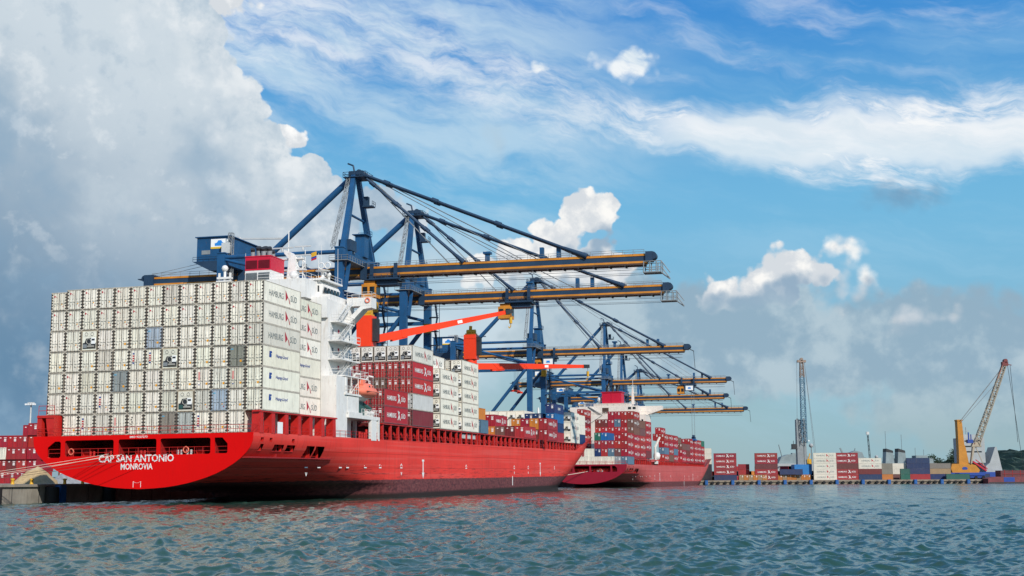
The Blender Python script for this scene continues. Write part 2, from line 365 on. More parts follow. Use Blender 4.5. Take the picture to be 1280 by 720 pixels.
# ------------------------------------------------------------------ water: one sheet to the horizon
def make_water():
    hc = 2.87
    ang_f = np.radians(np.concatenate([np.linspace(-34, 34, 900), np.linspace(38, 322, 72)]))
    ys = np.linspace(150, 1.1, 620)                       # rows closer together where the eye is closer
    r = hc * 1574.0 / ys
    r = np.concatenate([[0.05, 4, 10, 16, 22, 26], r[r > 28], [5200, 7500, 11000, 16000]])
    na, nr = len(ang_f), len(r)
    A, Rr = np.meshgrid(ang_f, r)
    X = Rr * np.sin(A); Y = Rr * np.cos(A)
    dr = np.gradient(r)[:, None]
    Z = np.zeros_like(X); DX = np.zeros_like(X); DY = np.zeros_like(X)
    g = np.random.RandomState(5)
    for i in range(190):
        lam = 0.38 * (4.6 / 0.38) ** g.rand()
        th = math.radians(70) + g.randn() * 0.9            # wind from the left
        k = 2 * math.pi / lam; amp = 0.0058 * lam ** 0.95 * (0.6 + 0.8 * g.rand())
        if lam > 4.5: amp *= 0.7
        ph = g.rand() * 6.283
        fade = np.clip(1.4 - dr * 1.3 / lam, 0.0, 1.0)      # drop waves the mesh cannot carry
        kx, ky = math.sin(th) * k, math.cos(th) * k
        s = kx * X + ky * Y + ph
        gust = 0.75 + 0.5 * np.sin(X * 0.031 + Y * 0.017 + i) * np.sin(Y * 0.023 - X * 0.011 + 2.3 * i)
        Z += amp * fade * gust * np.cos(s)
        DX -= 0.55 * amp * fade * gust * math.sin(th) * np.sin(s); DY -= 0.55 * amp * fade * gust * math.cos(th) * np.sin(s)
    near = np.clip((Rr - 20) / 10, 0, 1) * np.clip((1500 - Rr) / 700, 0, 1)
    coarse = (np.abs(np.degrees(A)) < 33.5).astype(float)
    Z *= near * coarse; DX *= near * coarse; DY *= near * coarse
    co = np.stack([X + DX, Y + DY, Z], -1).reshape(-1, 3)
    idx = np.arange(nr * na).reshape(nr, na)
    a = idx[:-1, :]; b = np.roll(idx, -1, 1)[:-1, :]; c = np.roll(idx, -1, 1)[1:, :]; d = idx[1:, :]
    quads = np.stack([a, d, c, b], -1).reshape(-1, 4)
    me = bpy.data.meshes.new('water'); nq = len(quads)
    me.vertices.add(len(co)); me.vertices.foreach_set('co', co.ravel().astype(np.float32))
    me.loops.add(nq * 4); me.loops.foreach_set('vertex_index', quads.ravel().astype(np.int32))
    me.polygons.add(nq); me.polygons.foreach_set('loop_start', (np.arange(nq) * 4).astype(np.int32)); me.polygons.foreach_set('loop_total', np.full(nq, 4, np.int32))
    me.polygons.foreach_set('use_smooth', np.ones(nq, bool)); me.update(calc_edges=True)
    mt = bpy.data.materials.new('harbour_water'); mt.use_nodes = True; nt = mt.node_tree; k = NB(nt)
    bs = nt.nodes['Principled BSDF']; t = nt.nodes.new('ShaderNodeTexCoord').outputs['Object']
    patch = k.noise(t, 0.03, 3, 0.5)
    k.put(bs.inputs['Base Color'], k.mix(patch, (0.015, 0.050, 0.036), (0.026, 0.072, 0.053)))
    bs.inputs['Roughness'].default_value = 0.13; bs.inputs['IOR'].default_value = 1.333
    bs.inputs['Specular IOR Level'].default_value = 0.5
    # wavelets too small for the mesh tilt the normal: short chop plus long wind-rows
    c1 = k.vm('SUBTRACT', k.noise(k.vm('MULTIPLY', t, (1.0, 0.75, 1)), 2.1, 3, 0.65, color=True), (0.5, 0.5, 0.5))
    c2 = k.vm('SUBTRACT', k.noise(k.vm('MULTIPLY', t, (0.55, 0.055, 1)), 1.0, 4, 0.62, color=True), (0.5, 0.5, 0.5))
    c3 = k.vm('SUBTRACT', k.noise(k.vm('MULTIPLY', t, (0.16, 0.012, 1)), 1.0, 3, 0.6, color=True), (0.5, 0.5, 0.5))
    dist = k.vm('LENGTH', t)
    far = k.ramp(dist, 50, 220, 0.25, 1.0)
    tilt = k.vm('ADD', k.vm('SCALE', c1, scale=0.62), k.vm('SCALE', k.vm('ADD', k.vm('SCALE', c2, scale=1.25), k.vm('SCALE', c3, scale=0.5)), scale=far))
    tilt = k.vm('MULTIPLY', tilt, (1, 1, 0))
    gn = nt.nodes.new('ShaderNodeNewGeometry').outputs['Normal']
    nrm = k.vm('NORMALIZE', k.vm('ADD', gn, tilt))
    nt.links.new(nrm, bs.inputs['Normal'])
    me.materials.append(mt)
    return link('water', me, kind='structure')
make_water()

# ------------------------------------------------------------------ frames of reference (metres)
TH = 0.2487
QUAY = Matrix.Translation((-32.96, 166.53, 0)) @ Matrix.Rotation(-TH, 4, 'Z')            # x to the water, y along the quay, z up
SHIP1 = QUAY @ Matrix.Rotation(0.006, 4, 'X') @ Matrix.Rotation(-0.0066, 4, 'Y')           # slight trim and list
SHIP2 = QUAY @ Matrix.Translation((0.0, 309.0, 0)) @ Matrix.Rotation(-0.035, 4, 'Z')
DECK = 9.2; BASE = 12.2
def Tr(x, y, z): return Matrix.Translation((x, y, z))

# ------------------------------------------------------------------ hull
HB, HC = 16.25, -16.4            # half breadth and centre line
TRN = [(-3.0, -44.0), (-1.5, -30.0), (0.0, -17.0), (1.2, -9.0), (1.95, -1.0), (2.06, .6), (2.12, 2.2), (2.24, 3.8), (2.45, 5.4), (2.72, 6.9), (3.05, 8.3), (3.45, 9.7), (3.95, 11.1), (4.55, 12.4), (5.2, 13.55), (5.9, 14.55), (6.6, 15.3), (7.3, 15.85), (8.0, 16.15), (8.6, 16.25), (20, 16.25)]
def tr_b(z):
    for (a, b), (c, d) in zip(TRN, TRN[1:]):
        if a <= z <= c: return b + (d - b) * (z - a) / (c - a)
    return TRN[-1][1]
def sstep(x): x = max(0.0, min(1.0, x)); return x * x * (3 - 2 * x)
def half_b(s, z):
    b = HB
    if s < 55:
        wgt = sstep((s + 2) / 57.0); b = (1 - wgt) * tr_b(z) + wgt * HB
    zz = max(0.0, min(1.3, z / 11.0)); se = 243 + 13 * max(0.0, min(1.1, z / 14.0)); s0 = 168 + 50 * zz ** 0.85
    if s > s0:
        u = min(1.0, (s - s0) / (se - s0)); b = HB * max(0.0, 1 - u ** (1.75 + 0.5 * zz)) ** (0.95 - 0.3 * zz)
    return max(0.0, b)
def deck_z(s): return DECK + 0.0042 * s
def top_z(s):
    d = deck_z(s)
    return d if s < 209 else d + (14.6 - d) * max(0, min(1, (s - 209) / 26))
def hull_mat(name, red, ghost):
    mt = bpy.data.materials.new(name); mt.use_nodes = True; nt = mt.node_tree; k = NB(nt); b = nt.nodes['Principled BSDF']
    t = nt.nodes.new('ShaderNodeTexCoord').outputs['Object']; x, y, z = k.sep(t)
    n = k.noise(t, 0.12, 5, 0.6); f = k.ramp(n, 0.3, 0.7, 0.88, 1.08, smooth=False)
    c = k.mix(1.0, (*red, 1), k.comb(f, f, f), 'MULTIPLY')
    # plating: long strakes and weather streaks
    st = k.noise(k.vm('MULTIPLY', t, (1, 0.9, 0.10)), 1.5, 5, 0.7)
    c = k.mix(k.ramp(st, 0.5, 0.75, 0, .5), c, tuple(v * .55 + .015 for v in red))
    sb = k.noise(k.vm('MULTIPLY', t, (0.02, 0.02, 1.5)), 1.0, 2, 0.5)
    c = k.mix(k.ramp(sb, 0.5, 0.62, 0, .34), c, ghost)
    seam = k.m('LESS_THAN', k.m('FRACT', k.m('MULTIPLY', z, 0.43)), 0.035)
    c = k.mix(k.m('MULTIPLY', seam, 0.8), c, tuple(v * .5 for v in red))
    vseam = k.m('LESS_THAN', k.m('FRACT', k.m('MULTIPLY', y, 0.083)), 0.012)
    c = k.mix(k.m('MULTIPLY', vseam, 0.4), c, tuple(v * .5 for v in red))
    rr_ = k.noise(k.vm('MULTIPLY', t, (1, 1.3, 0.06)), 1.1, 5, 0.7)
    c = k.mix(k.m('MULTIPLY', k.ramp(rr_, 0.60, 0.74), k.ramp(z, 9.5, 5.0, .25, .55)), c, (0.20, .055, .03))
    scr = k.noise(k.vm('MULTIPLY', t, (0.3, 0.10, 2.6)), 1.7, 6, 0.72)
    low = k.m('MULTIPLY', k.ramp(z, 6.4, 3.2), k.ramp(scr, 0.53, 0.64))
    c = k.mix(k.m('MULTIPLY', low, .8), c, (0.05, 0.018, 0.02))
    # dark boot topping with scrapes, paler salt patches
    edge = k.m('MULTIPLY_ADD', k.m('SUBTRACT', k.noise(k.vm('MULTIPLY', t, (1, .5, 1)), 1.1, 4, 0.6), .5), .30, 2.75)
    boot = k.m('LESS_THAN', z, edge)
    bn = k.noise(k.vm('MULTIPLY', t, (1, .7, 1.4)), 1.6, 6, 0.72)
    bc = k.mix(k.ramp(bn, 0.35, 0.65), (0.075, 0.026, 0.030), (0.19, 0.062, 0.062))
    pale = k.m('MULTIPLY', k.ramp(k.noise(k.vm('MULTIPLY', t, (.8, .45, 2.2)), 1.2, 6, 0.75), .60, .70), k.ramp(z, .7, 1.6))
    bc = k.mix(k.m('MULTIPLY', pale, .7), bc, (.42, .30, .22))
    bc = k.mix(k.ramp(z, .75, .15), bc, (0.030, 0.020, 0.018))
    c = k.mix(boot, c, bc)
    k.put(b.inputs['Base Color'], c); b.inputs['Roughness'].default_value = .6; b.inputs['Specular IOR Level'].default_value = .12
    return mt
M_['hullside'] = hull_mat('weathered_red_hull', (.72, .050, .038), (.70, .13, .11))
M_['hullside2'] = hull_mat('faded_red_hull', (.52, .10, .095), (.54, .16, .15))

OPEN_SIDE = [(0.3, 1.1, 8.05, 8.6), (3.0, 3.8, 8.05, 8.6), (10.2, 11.0, 8.05, 8.6), (0.6, 1.6, 6.9, 7.75), (4.9, 8.0, 6.9, 7.75), (9.0, 11.7, 6.9, 7.75), (15.7, 18.5, 5.8, 7.75), (19.0, 22.1, 5.8, 7.75)]
def build_hull(ship, mside, mtran, name_big, name_small, imo, ghosty=None):
    # side shell, both sides, lofted
    ss = sorted(set([-2.0, -1, 14, 24, 27, 30, 34, 38, 42, 46, 50, 55, 62, 70, 85, 100, 120, 140, 155, 168, 174, 180, 186, 192, 198, 204, 209] + [209 + 2 * i for i in range(1, 24)] + [o[0] for o in OPEN_SIDE] + [o[1] for o in OPEN_SIDE] + [256.4]))
    zl = [-2.0, -0.8, 0.0, 0.6, 1.2, 1.6, 1.95, 2.06, 2.12, 2.24, 2.45, 2.72, 3.05, 3.45, 3.95, 4.55, 5.2, 5.8, 6.35, 6.9, 7.3, 7.75, 8.05, 8.6]
    mb = MB(); nz = len(zl) + 2
    for side in (1, -1):
        vs = []
        for s in ss:
            for z in zl + [deck_z(s), top_z(s)]:
                vs.append((HC + side * half_b(s, z), s, z))
        fs = []
        for i in range(len(ss) - 1):
            for j in range(nz - 1):
                if j == nz - 2 and ss[i + 1] <= 209: continue
                if side == 1 and j < len(zl) - 1 and any(o[0] - 1e-6 <= ss[i] and ss[i + 1] <= o[1] + 1e-6 and o[2] - 1e-6 <= zl[j] and zl[j + 1] <= o[3] + 1e-6 for o in OPEN_SIDE): continue
                q = (i * nz + j, i * nz + j + 1, (i + 1) * nz + j + 1, (i + 1) * nz + j)
                if max(vs[a][0] * side - HC * side for a in q) < 1e-4: continue
                fs.append(q if side == -1 else q[::-1])
        mb.add(vs, fs, 0, True)
    hull = mb.build('hull', [mside], ship)
    # reveals round the side openings
    for a, b, z0, z1 in OPEN_SIDE:
        rv = MB(); x = HC + half_b(a, z0 + .1)
        rv.box(x - .45, x - .03, a - .06, a, z0, z1); rv.box(x - .45, x - .03, b, b + .06, z0, z1)
        rv.box(x - .45, x - .03, a, b, z0 - .06, z0); rv.box(x - .45, x - .03, a, b, z1, z1 + .06)
        if b - a > 2:
            rv.tube((x - .3, a - .03, z0 + .55), (x - .3, b + .03, z0 + .55), .04, n=5)
        rv.build('opening_frame', [M_['trimred']], hull)
    # transom: flat plate with mooring deck openings, cut as a filled curve
    def fill(loops, th, name, m, y):
        cu = bpy.data.curves.new(name, 'CURVE'); cu.dimensions = '2D'; cu.fill_mode = 'BOTH'; cu.extrude = th / 2
        for lp in loops:
            sp = cu.splines.new('POLY'); sp.points.add(len(lp) - 1)
            for p, (a, b) in zip(sp.points, lp): p.co = (a, b, 0, 1)
            sp.use_cyclic_u = True
        tmp = bpy.data.objects.new('tmp', cu); C.objects.link(tmp)
        dg = bpy.context.evaluated_depsgraph_get(); me = bpy.data.meshes.new_from_object(tmp.evaluated_get(dg)); me.name = name
        bpy.data.objects.remove(tmp)
        me.transform(Tr(0, y, 0) @ Matrix.Rotation(math.pi / 2, 4, 'X'))
        me.materials.clear(); me.materials.append(m); return me
    outl = []
    zs = [2.03, 2.06, 2.12, 2.24, 2.45, 2.72, 3.05, 3.45, 3.95, 4.55, 5.2, 5.9, 6.6, 7.3, 8.0, 8.6]
    for z in [DECK] + zs[::-1]: outl.append((HC + max(.05, tr_b(z)) + .01, z))
    outl += [(2 * HC - x, z) for x, z in outl[::-1]]
    def rr(x0, x1, z0, z1, c):
        pts = []
        for cx, cz, a0 in ((x1 - c, z1 - c, 0), (x0 + c, z1 - c, 90), (x0 + c, z0 + c, 180), (x1 - c, z0 + c, 270)):
            for i in range(4):
                a = R(a0 + 30 * i); pts.append((cx + c * math.cos(a), cz + c * math.sin(a)))
        return pts
    holes = [[(-30.4, 6.3), (-28.6, 6.3), (-28.4, 6.5), (-28.4, 8.3), (-28.6, 8.5), (-29.3, 8.5), (-30.4, 7.7)][::-1], rr(-27.8, -20.4, 6.45, 8.6, .28), rr(-19.7, -14.05, 6.5, 8.62, .28), rr(-13.5, -6.2, 6.5, 8.62, .28),
             [(-5.6, 6.55), (-3.9, 6.55), (-3.75, 6.7), (-3.75, 7.8), (-4.5, 8.6), (-5.6, 8.6)]]
    tr = link('transom', fill([outl] + holes, .10, 'transom', mtran, -2.06), ship)
    # mooring deck behind the openings
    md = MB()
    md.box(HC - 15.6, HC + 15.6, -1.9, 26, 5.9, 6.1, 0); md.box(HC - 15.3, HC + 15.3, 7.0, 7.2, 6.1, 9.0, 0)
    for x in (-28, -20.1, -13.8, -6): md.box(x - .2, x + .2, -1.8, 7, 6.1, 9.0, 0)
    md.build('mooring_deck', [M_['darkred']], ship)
    fr = MB()
    for a, b in ((-30.4, -28.4), (-27.8, -20.4), (-19.7, -14.05), (-13.5, -6.2), (-5.6, -3.75)):
        fr.rail([(a, -1.85, 6.4), (b, -1.85, 6.4)], h=1.05, r=.035, gap=1.2)
    fr.build('mooring_rail', [M_['trimred']], ship)
    for x in (-25.6, -22.2, -17.6, -15.6, -12.2, -8.6):
        wv = MB(); wv.tube((x - .55, .2, 7.0), (x + .55, .2, 7.0), .42, n=12); wv.tube((x - .6, .2, 7.0), (x - .5, .2, 7.0), .62, n=12); wv.tube((x + .5, .2, 7.0), (x + .6, .2, 7.0), .62, n=12)
        wv.box(x - .8, x + .8, -.3, .7, 6.1, 6.6)
        wv.build('mooring_winch', [M_['trimred']], ship)
    for x in (-24.0, -20.9, -16.4, -11.0, -9.6):
        wv = MB(); wv.tube((x - .22, -1.5, 6.1), (x - .22, -1.5, 7.1), .17, n=8); wv.tube((x + .32, -1.5, 6.1), (x + .32, -1.5, 7.1), .17, n=8); wv.box(x - .5, x + .6, -1.8, -1.2, 6.1, 6.25)
        wv.build('bollard', [M_['trimred'] if x < -12 else M_['lightgrey']], ship)
    for i, x in enumerate((-27.0, -9.9)):
        lb = MB(); ring(lb, (x, -1.78, 7.1), .38, .09, 'y', 12); lb.build('lifebuoy', [M_['lifeorange']], ship)
    # deck plates
    dk = MB(); L = [s for s in ss]
    vs = []; 
    for s in L: vs += [(HC - half_b(s, deck_z(s)) + .02, s, deck_z(s) - .05), (HC + half_b(s, deck_z(s)) - .02, s, deck_z(s) - .05)]
    dk.add(vs, [(2 * i, 2 * i + 1, 2 * i + 3, 2 * i + 2) for i in range(len(L) - 1)])
    dk.build('deck', [M_['deckgreen']], ship)
    # lettering on the transom
    def lett(txt, x, z, h, wd=None, m='markwhite'):
        me = text_mesh(txt, h, M_[m], width=wd, bold=.020 * h / .9)
        link('lettering', me, ship, Tr(x, -2.13, z) @ Matrix.Rotation(math.pi / 2, 4, 'X'))
    lett(name_big, -17.0, 5.62, .95, 11.1); lett(name_small, -16.9, 4.62, .80, 4.7)
    if imo: lett(imo, -16.7, 8.78, .26, 2.6)
    hm = MB()          # small outlined mark low on the transom
    for p, q in (((-17.3, 2.25), (-17.3, 3.05)), ((-17.3, 3.05), (-16.95, 2.85)), ((-16.95, 2.85), (-16.55, 2.85)), ((-16.55, 2.85), (-16.2, 3.05)), ((-16.2, 3.05), (-16.2, 2.25))):
        hm.beam((p[0], -2.12, p[1]), (q[0], -2.12, q[1]), .06, .02)
    hm.build('draught_mark', [M_['markwhite']], ship)
    # draught marks and tug arrows down the side
    for s, kind in ((20.0, 1), (24.0, 0), (31.0, 0), (33.5, 0), (40.0, 0), (46.0, 0), (56.0, 1), (68.0, 2), (96.0, 0), (136.0, 1), (150.0, 1), (163.0, 2), (180.0, 0)):
        z = 4.9; x = HC + HB + .015
        if s < 55: x = HC + half_b(s, z) + .02
        mk = MB()
        if kind == 2:
            mk.box(x, x + .015, s - .22, s + .22, z - 1.2, z + 1.02); mk.prism([(s - .7, z - 1.0), (s, z - 2.1), (s + .7, z - 1.0)], 'x', x, x + .02)
            mk.box(x, x + .015, s - .6, s + .6, z + 1.0, z + 1.35)
        else:
            mk.beam((x + .01, s - .5, z + .1), (x + .01, s, z + .5), .16, .02, up=(1, 0, 0)); mk.beam((x + .01, s, z + .5), (x + .01, s + .5, z + .1), .16, .02, up=(1, 0, 0)); mk.box(x, x + .015, s - .55, s + .55, z - .25, z - .08)
            if kind == 1:
                m2 = MB(); m2.beam((x + .01, s - .3, z - .9), (x + .01, s, z - 1.4), .16, .02, up=(1, 0, 0)); m2.beam((x + .01, s, z - 1.4), (x + .01, s + .3, z - .9), .16, .02, up=(1, 0, 0)); m2.build('tug_mark', [M_['markwhite']], hull)
        mk.build('tug_mark', [M_['markwhite']], hull)
    dm = MB(); dm.box(HC + HB + .01, HC + HB + .03, 134, 134.5, .9, 3.0); dm.build('draught_scale', [M_['markwhite']], hull)
    return hull

def ring(mb, c, r, rt, axis, n=14, m=0, k=6):
    vs = []; c = Vector(c)
    for i in range(n):
        a = 2 * math.pi * i / n
        for j in range(k):
            b = 2 * math.pi * j / k; rad = r + rt * math.cos(b); h = rt * math.sin(b)
            u, v_ = rad * math.cos(a), rad * math.sin(a)
            vs.append(c + Vector({'x': (h, u, v_), 'y': (u, h, v_), 'z': (u, v_, h)}[axis]))
    mb.add(vs, [(i * k + j, ((i + 1) % n) * k + j, ((i + 1) % n) * k + (j + 1) % k, i * k + (j + 1) % k) for i in range(n) for j in range(k)], m, True)
_txt = {}
def text_mesh(txt, h, m, width=None, bold=0.0, shear=0.0, small_caps=False):
    """centred flat lettering of cap height h in the XY plane, with a hair of thickness"""
    key = (txt, round(h, 3), m.name, width, bold, shear)
    if key in _txt: return _txt[key]
    cu = bpy.data.curves.new('lettering', 'FONT'); cu.body = txt; cu.align_x = 'CENTER'; cu.size = h / 0.72; cu.extrude = 0.004; cu.offset = bold; cu.shear = shear
    cu.resolution_u = 2
    tmp = bpy.data.objects.new('tmp', cu); C.objects.link(tmp); dg = bpy.context.evaluated_depsgraph_get()
    me = bpy.data.meshes.new_from_object(tmp.evaluated_get(dg)); me.name = 'lettering'; bpy.data.objects.remove(tmp)
    if width:
        xs = [v.co.x for v in me.vertices]; k = width / (max(xs) - min(xs)); me.transform(Matrix.Diagonal((k, 1, 1, 1)))
    me.materials.clear(); me.materials.append(m); _txt[key] = me; return me
# ------------------------------------------------------------------ shipping containers
CW = 2.438
WHITE = (.84, .785, .66); BEIGE = (.66, .62, .52); RED = (.33, .017, .026); RED2 = (.40, .022, .026); MAROON = (.17, .024, .028); BROWN = (.17, .075, .06)
NAVY = (.012, .035, .12); BLUE = (.015, .12, .32); STEEL = (.09, .17, .24); GREY = (.30, .33, .34); BLUEGREY = (.36, .44, .50); BROWNGREY = (.25, .225, .19)
OCHRE = (.58, .20, .03); GREEN = (.02, .13, .09); SILVER = (.46, .48, .46); TAN = (.42, .27, .14)
WNAME = {WHITE: 'white', BEIGE: 'cream', RED: 'red', RED2: 'bright red', MAROON: 'maroon', BROWN: 'brown', NAVY: 'navy', BLUE: 'blue', STEEL: 'steel blue', GREY: 'grey', BLUEGREY: 'blue-grey', BROWNGREY: 'brownish grey', OCHRE: 'orange', GREEN: 'green', SILVER: 'silver', TAN: 'tan'}
_cm = {}
M_['grime'] = mat('grimy_end_frame', (.085, .065, .047), .7, var=.45, vscale=1.5, rust=.4, rustcol=(.06, .035, .025))
def cached(key, fn):
    if key not in _cm: _cm[key] = fn()
    return _cm[key]
def frame_mesh(L, H):
    def f():
        mb = MB(); w = CW / 2
        for x in (-1, 1):
            for y0, y1 in ((0, .17), (L - .17, L)):
                mb.box(x * w - (.13 if x > 0 else 0), x * w + (.13 if x < 0 else 0), y0, y1, 0, H)
            mb.box(x * w - (.10 if x > 0 else -.005), x * w + (.10 if x < 0 else -.005), .17, L - .17, 0, .16)
            mb.box(x * w - (.09 if x > 0 else -.005), x * w + (.09 if x < 0 else -.005), .17, L - .17, H - .10, H)
        for y0, y1 in ((.005, .12), (L - .12, L - .005)):
            mb.box(-w + .13, w - .13, y0, y1, 0, .17); mb.box(-w + .13, w - .13, y0, y1, H - .13, H)
        for x in (-1, 1):
            for y0, y1 in ((-.012, .16), (L - .16, L + .012)):
                for z0, z1 in ((-.01, .13), (H - .13, H + .01)):
                    mb.box(x * (w + .012) - (.17 if x > 0 else 0), x * (w + .012) + (.17 if x < 0 else 0), y0, y1, z0, z1)
        # grimy aft face of the corner posts and end rails
        for x in (-1, 1): mb.box(x * (w - .005) - (.09 if x > 0 else 0), x * (w - .005) + (.09 if x < 0 else 0), -.016, .0, .14, H - .14, 1)
        mb.box(-w + .1, w - .1, -.013, .005, .0, .07, 1)
        return mb.mesh('frame', [M_['contframe'], M_['grime'] if L > 0 else None])
    return cached(('frame', L, H), f)
def wall_profile(mb, L, H, flat, y_aft):
    w = CW / 2 - .02
    if flat:
        mb.box(-w, w, y_aft, L - .06, .10, H - .04)
        for i in range(1, 12):
            y = L * i / 12; mb.box(w, w + .006, y - .03, y + .03, .2, H - .12)
    else:
        n = int(L / .278)
        ys = []
        for i in range(n):
            a = .17 + (L - .34) * i / n; p = (L - .34) / n
            ys += [(a, 0), (a + .26 * p, 0), (a + .5 * p, -.036), (a + .76 * p, -.036)]
        ys.append((L - .17, 0))
        for sgn in (1, -1):
            vs = []
            for y, d in ys: vs += [(sgn * (w + d), y, .14), (sgn * (w + d), y, H - .08)]
            fs = [(2 * i, 2 * i + 2, 2 * i + 3, 2 * i + 1) for i in range(len(ys) - 1)]
            mb.add(vs, fs if sgn > 0 else [q[::-1] for q in fs])
        mb.box(-w + .04, w - .04, y_aft, L - .06, .12, H - .03)
def body_mesh(L, H, flat, aft):
    def f():
        mb = MB(); wall_profile(mb, L, H, flat, .16 if aft == 'door' else .07)
        return mb.mesh('body', [M_['cont']])
    return cached(('body', L, H, flat, aft), f)
def door_mesh(side, stk, H, reef):
    """side -1 left, +1 right leaf, origin at the aft lower centre of the container"""
    def f():
        mb = MB(); w = CW / 2 - .13; x0, x1 = (-w, -.02) if side < 0 else (.02, w)
        z0, z1 = .18, H - .14
        mb.box(x0, x1, .03, .12, z0, z1, 0)
        ins = .07
        if reef: mb.box(x0 + ins, x1 - ins, .022, .03, z0 + ins, z1 - ins, 0)
        else:
            for i in range(4):
                a = x0 + ins + (x1 - x0 - 2 * ins) * i / 4; d = (x1 - x0 - 2 * ins) / 4
                mb.box(a + .03, a + d - .03, .012, .03, z0 + ins, z1 - ins, 0)
        xo = x0 if side < 0 else x1
        nh = 6 if reef else 4
        for i in range(nh):
            zz = z0 + .16 + (z1 - z0 - .34) * i / (nh - 1); mb.box(xo - .13, xo + .13, -.024, .04, zz - .08, zz + .08, 1)
        mb.box(x0 if side > 0 else x1 - .03, x0 + .03 if side > 0 else x1, .008, .03, z0, z1, 2)
        y = -.002; xc = (x0 + x1) / 2
        def st(cx, cz, sw, sh, m): mb.box(cx - sw / 2, cx + sw / 2, y, .03, cz - sh / 2, cz + sh / 2, m)
        if stk == 'pennant':
            mb.prism([(xc - .26, z1 - .22), (xc - .22, z1 - .62), (xc + .04, z1 - .40)], 'y', y, .03, 3); mb.prism([(xc + .08, z1 - .42), (xc + .32, z1 - .62), (xc + .2, z1 - .64)], 'y', y, .03, 3)
            st(xc - .1, z0 + .45, .12, .1, 1)
        elif stk == 'orange': st(xc, z0 + .62, .26, .28, 4); st(xc + .32, z0 + .55, .12, .12, 1)
        elif stk == 'dots':
            st(xc - .1, z0 + .75, .16, .14, 4); st(xc + .22, z0 + .95, .12, .12, 1); st(xc + .1, z0 + .4, .12, .12, 3)
        elif stk == 'stripes':
            for i, m in enumerate((5, 3, 3, 3, 5)): st(xc + .02, z1 - .45 - .32 * i, .26, .2, m)
            st(xc - .32, z0 + .6, .12, .14, 1)
        elif stk == 'ribbon': st(xc, z1 - .9, .22, 1.1, 6); st(xc, z0 + .5, .2, .12, 5)
        elif stk == 'blacks':
            for i in range(5): st(xc + .05 * (-1) ** i, z1 - .4 - .3 * i, .16, .2, 1)
        elif stk == 'cyan': st(xc - .2, z1 - .35, .36, .16, 7)
        elif stk == 'plates':        # white code panels of the dry boxes
            st(xc - .05, z1 - .38, .62, .09, 8)
            for i in range(2): st(xc - .02, z1 - .72 - .24 * i, .50, .17, 8)
        elif stk == 'code': st(xc - .1, z1 - .35, .34, .22, 8)
        elif stk == 'plain': st(xc - .15, z0 + .55, .11, .12, 1); st(xc + .2, z0 + .5, .1, .1, 4)
        return mb.mesh('door', [M_['contdoor'], M_['hinge'], M_['gasket'], M_['markred'], M_['stickorange'], M_['markblue'], M_['pinkmark'], M_['cyanmark'], M_['markwhite']])
    return cached(('door', side, stk, H, reef), f)
def bar_mesh(x, H):
    def f():
        mb = MB(); z0, z1 = .10, H - .06
        mb.tube((x, -.03, z0), (x, -.03, z1), .024, n=6)
        for z in (z0 + .04, z0 + .75, H * .55, z1 - .04): mb.box(x - .06, x + .06, -.05, .03, z - .05, z + .05)
        mb.beam((x, -.05, H * .42), (x + .38, -.05, H * .40), .05, .03)
        return mb.mesh('locking_bar', [M_['bar']])
    return cached(('bar', x, H), f)
def unit_mesh(H, dark):
    def f():
        mb = MB(); w = CW / 2 - .12
        mb.box(-w, w, .02, .10, .16, H - .12, 0)
        # upper grille panel, fan ring, dark machinery bay, control box
        mb.box(-w + .12, w - .12, -.005, .02, H - .85, H - .22, 0)
        ring(mb, (-.45, -.02, H - .52), .22, .04, 'y', 14, 2); ring(mb, (.45, -.02, H - .52), .22, .04, 'y', 14, 2)
        mb.box(-w + .10, w - .10, -.008, .02, .34, 1.15, 1)
        mb.prism([(-.75, 1.15), (-.5, 1.75), (.25, 1.85), (.55, 1.15)], 'y', -.008, .02, 1)
        ring(mb, (-.05, -.04, 1.35), .36, .06, 'y', 16, 2)
        mb.box(.30, .95, -.05, .02, 1.0, 1.85, 3); mb.box(.38, .86, -.058, -.05, 1.45, 1.7, 1)
        mb.box(-.95, -.35, -.06, .02, .45, .95, 4); mb.tube((-.2, -.05, .62), (.8, -.05, .62), .15, n=10, m=2); mb.box(-.1, .3, -.06, .0, .8, 1.0, 2)
        return mb.mesh('refrigeration_unit', [M_['contdoor'], M_['dark'], M_['bar'], M_['signwhite'], M_['machgreen'] if dark else M_['grey']])
    return cached(('unit', H, dark), f)
M_['pinkmark'] = mat('faded_pink_mark', (.62, .22, .20), .5, var=.1)
M_['cyanmark'] = mat('light_blue_mark', (.08, .36, .55), .5, var=.1)
M_['machgreen'] = mat('machinery_dark_green', (.03, .09, .08), .5)

SIDE_ROT = Matrix(((0, 0, 1, 0), (1, 0, 0, 0), (0, 1, 0, 0), (0, 0, 0, 1)))      # XY lettering -> +x face, reading towards +y
def pennant_mesh(m, h, red=False):
    def f():
        mb = MB()
        if red:      # white wave mark of the dry boxes
            mb.prism([(-.45, .55), (-.2, .55), (.55, -.5), (.3, -.5)], 'z', 0, .006); mb.prism([(-.5, -.5), (-.28, -.5), (.12, .0), (0, .16)], 'z', .001, .008); mb.prism([(.0, .5), (.3, .42), (.1, .2)], 'z', .002, .009)
        else:
            mb.prism([(-.55, .62), (-.46, -.42), (.06, -.02)], 'z', 0, .006); mb.prism([(.10, -.02), (.30, -.14), (.55, -.62), (.38, -.58)], 'z', .001, .007)
        me = mb.mesh('pennant', [m]); me.transform(Matrix.Diagonal((h, h, 1, 1))); return me
    return cached(('pen', m.name, h, red), f)
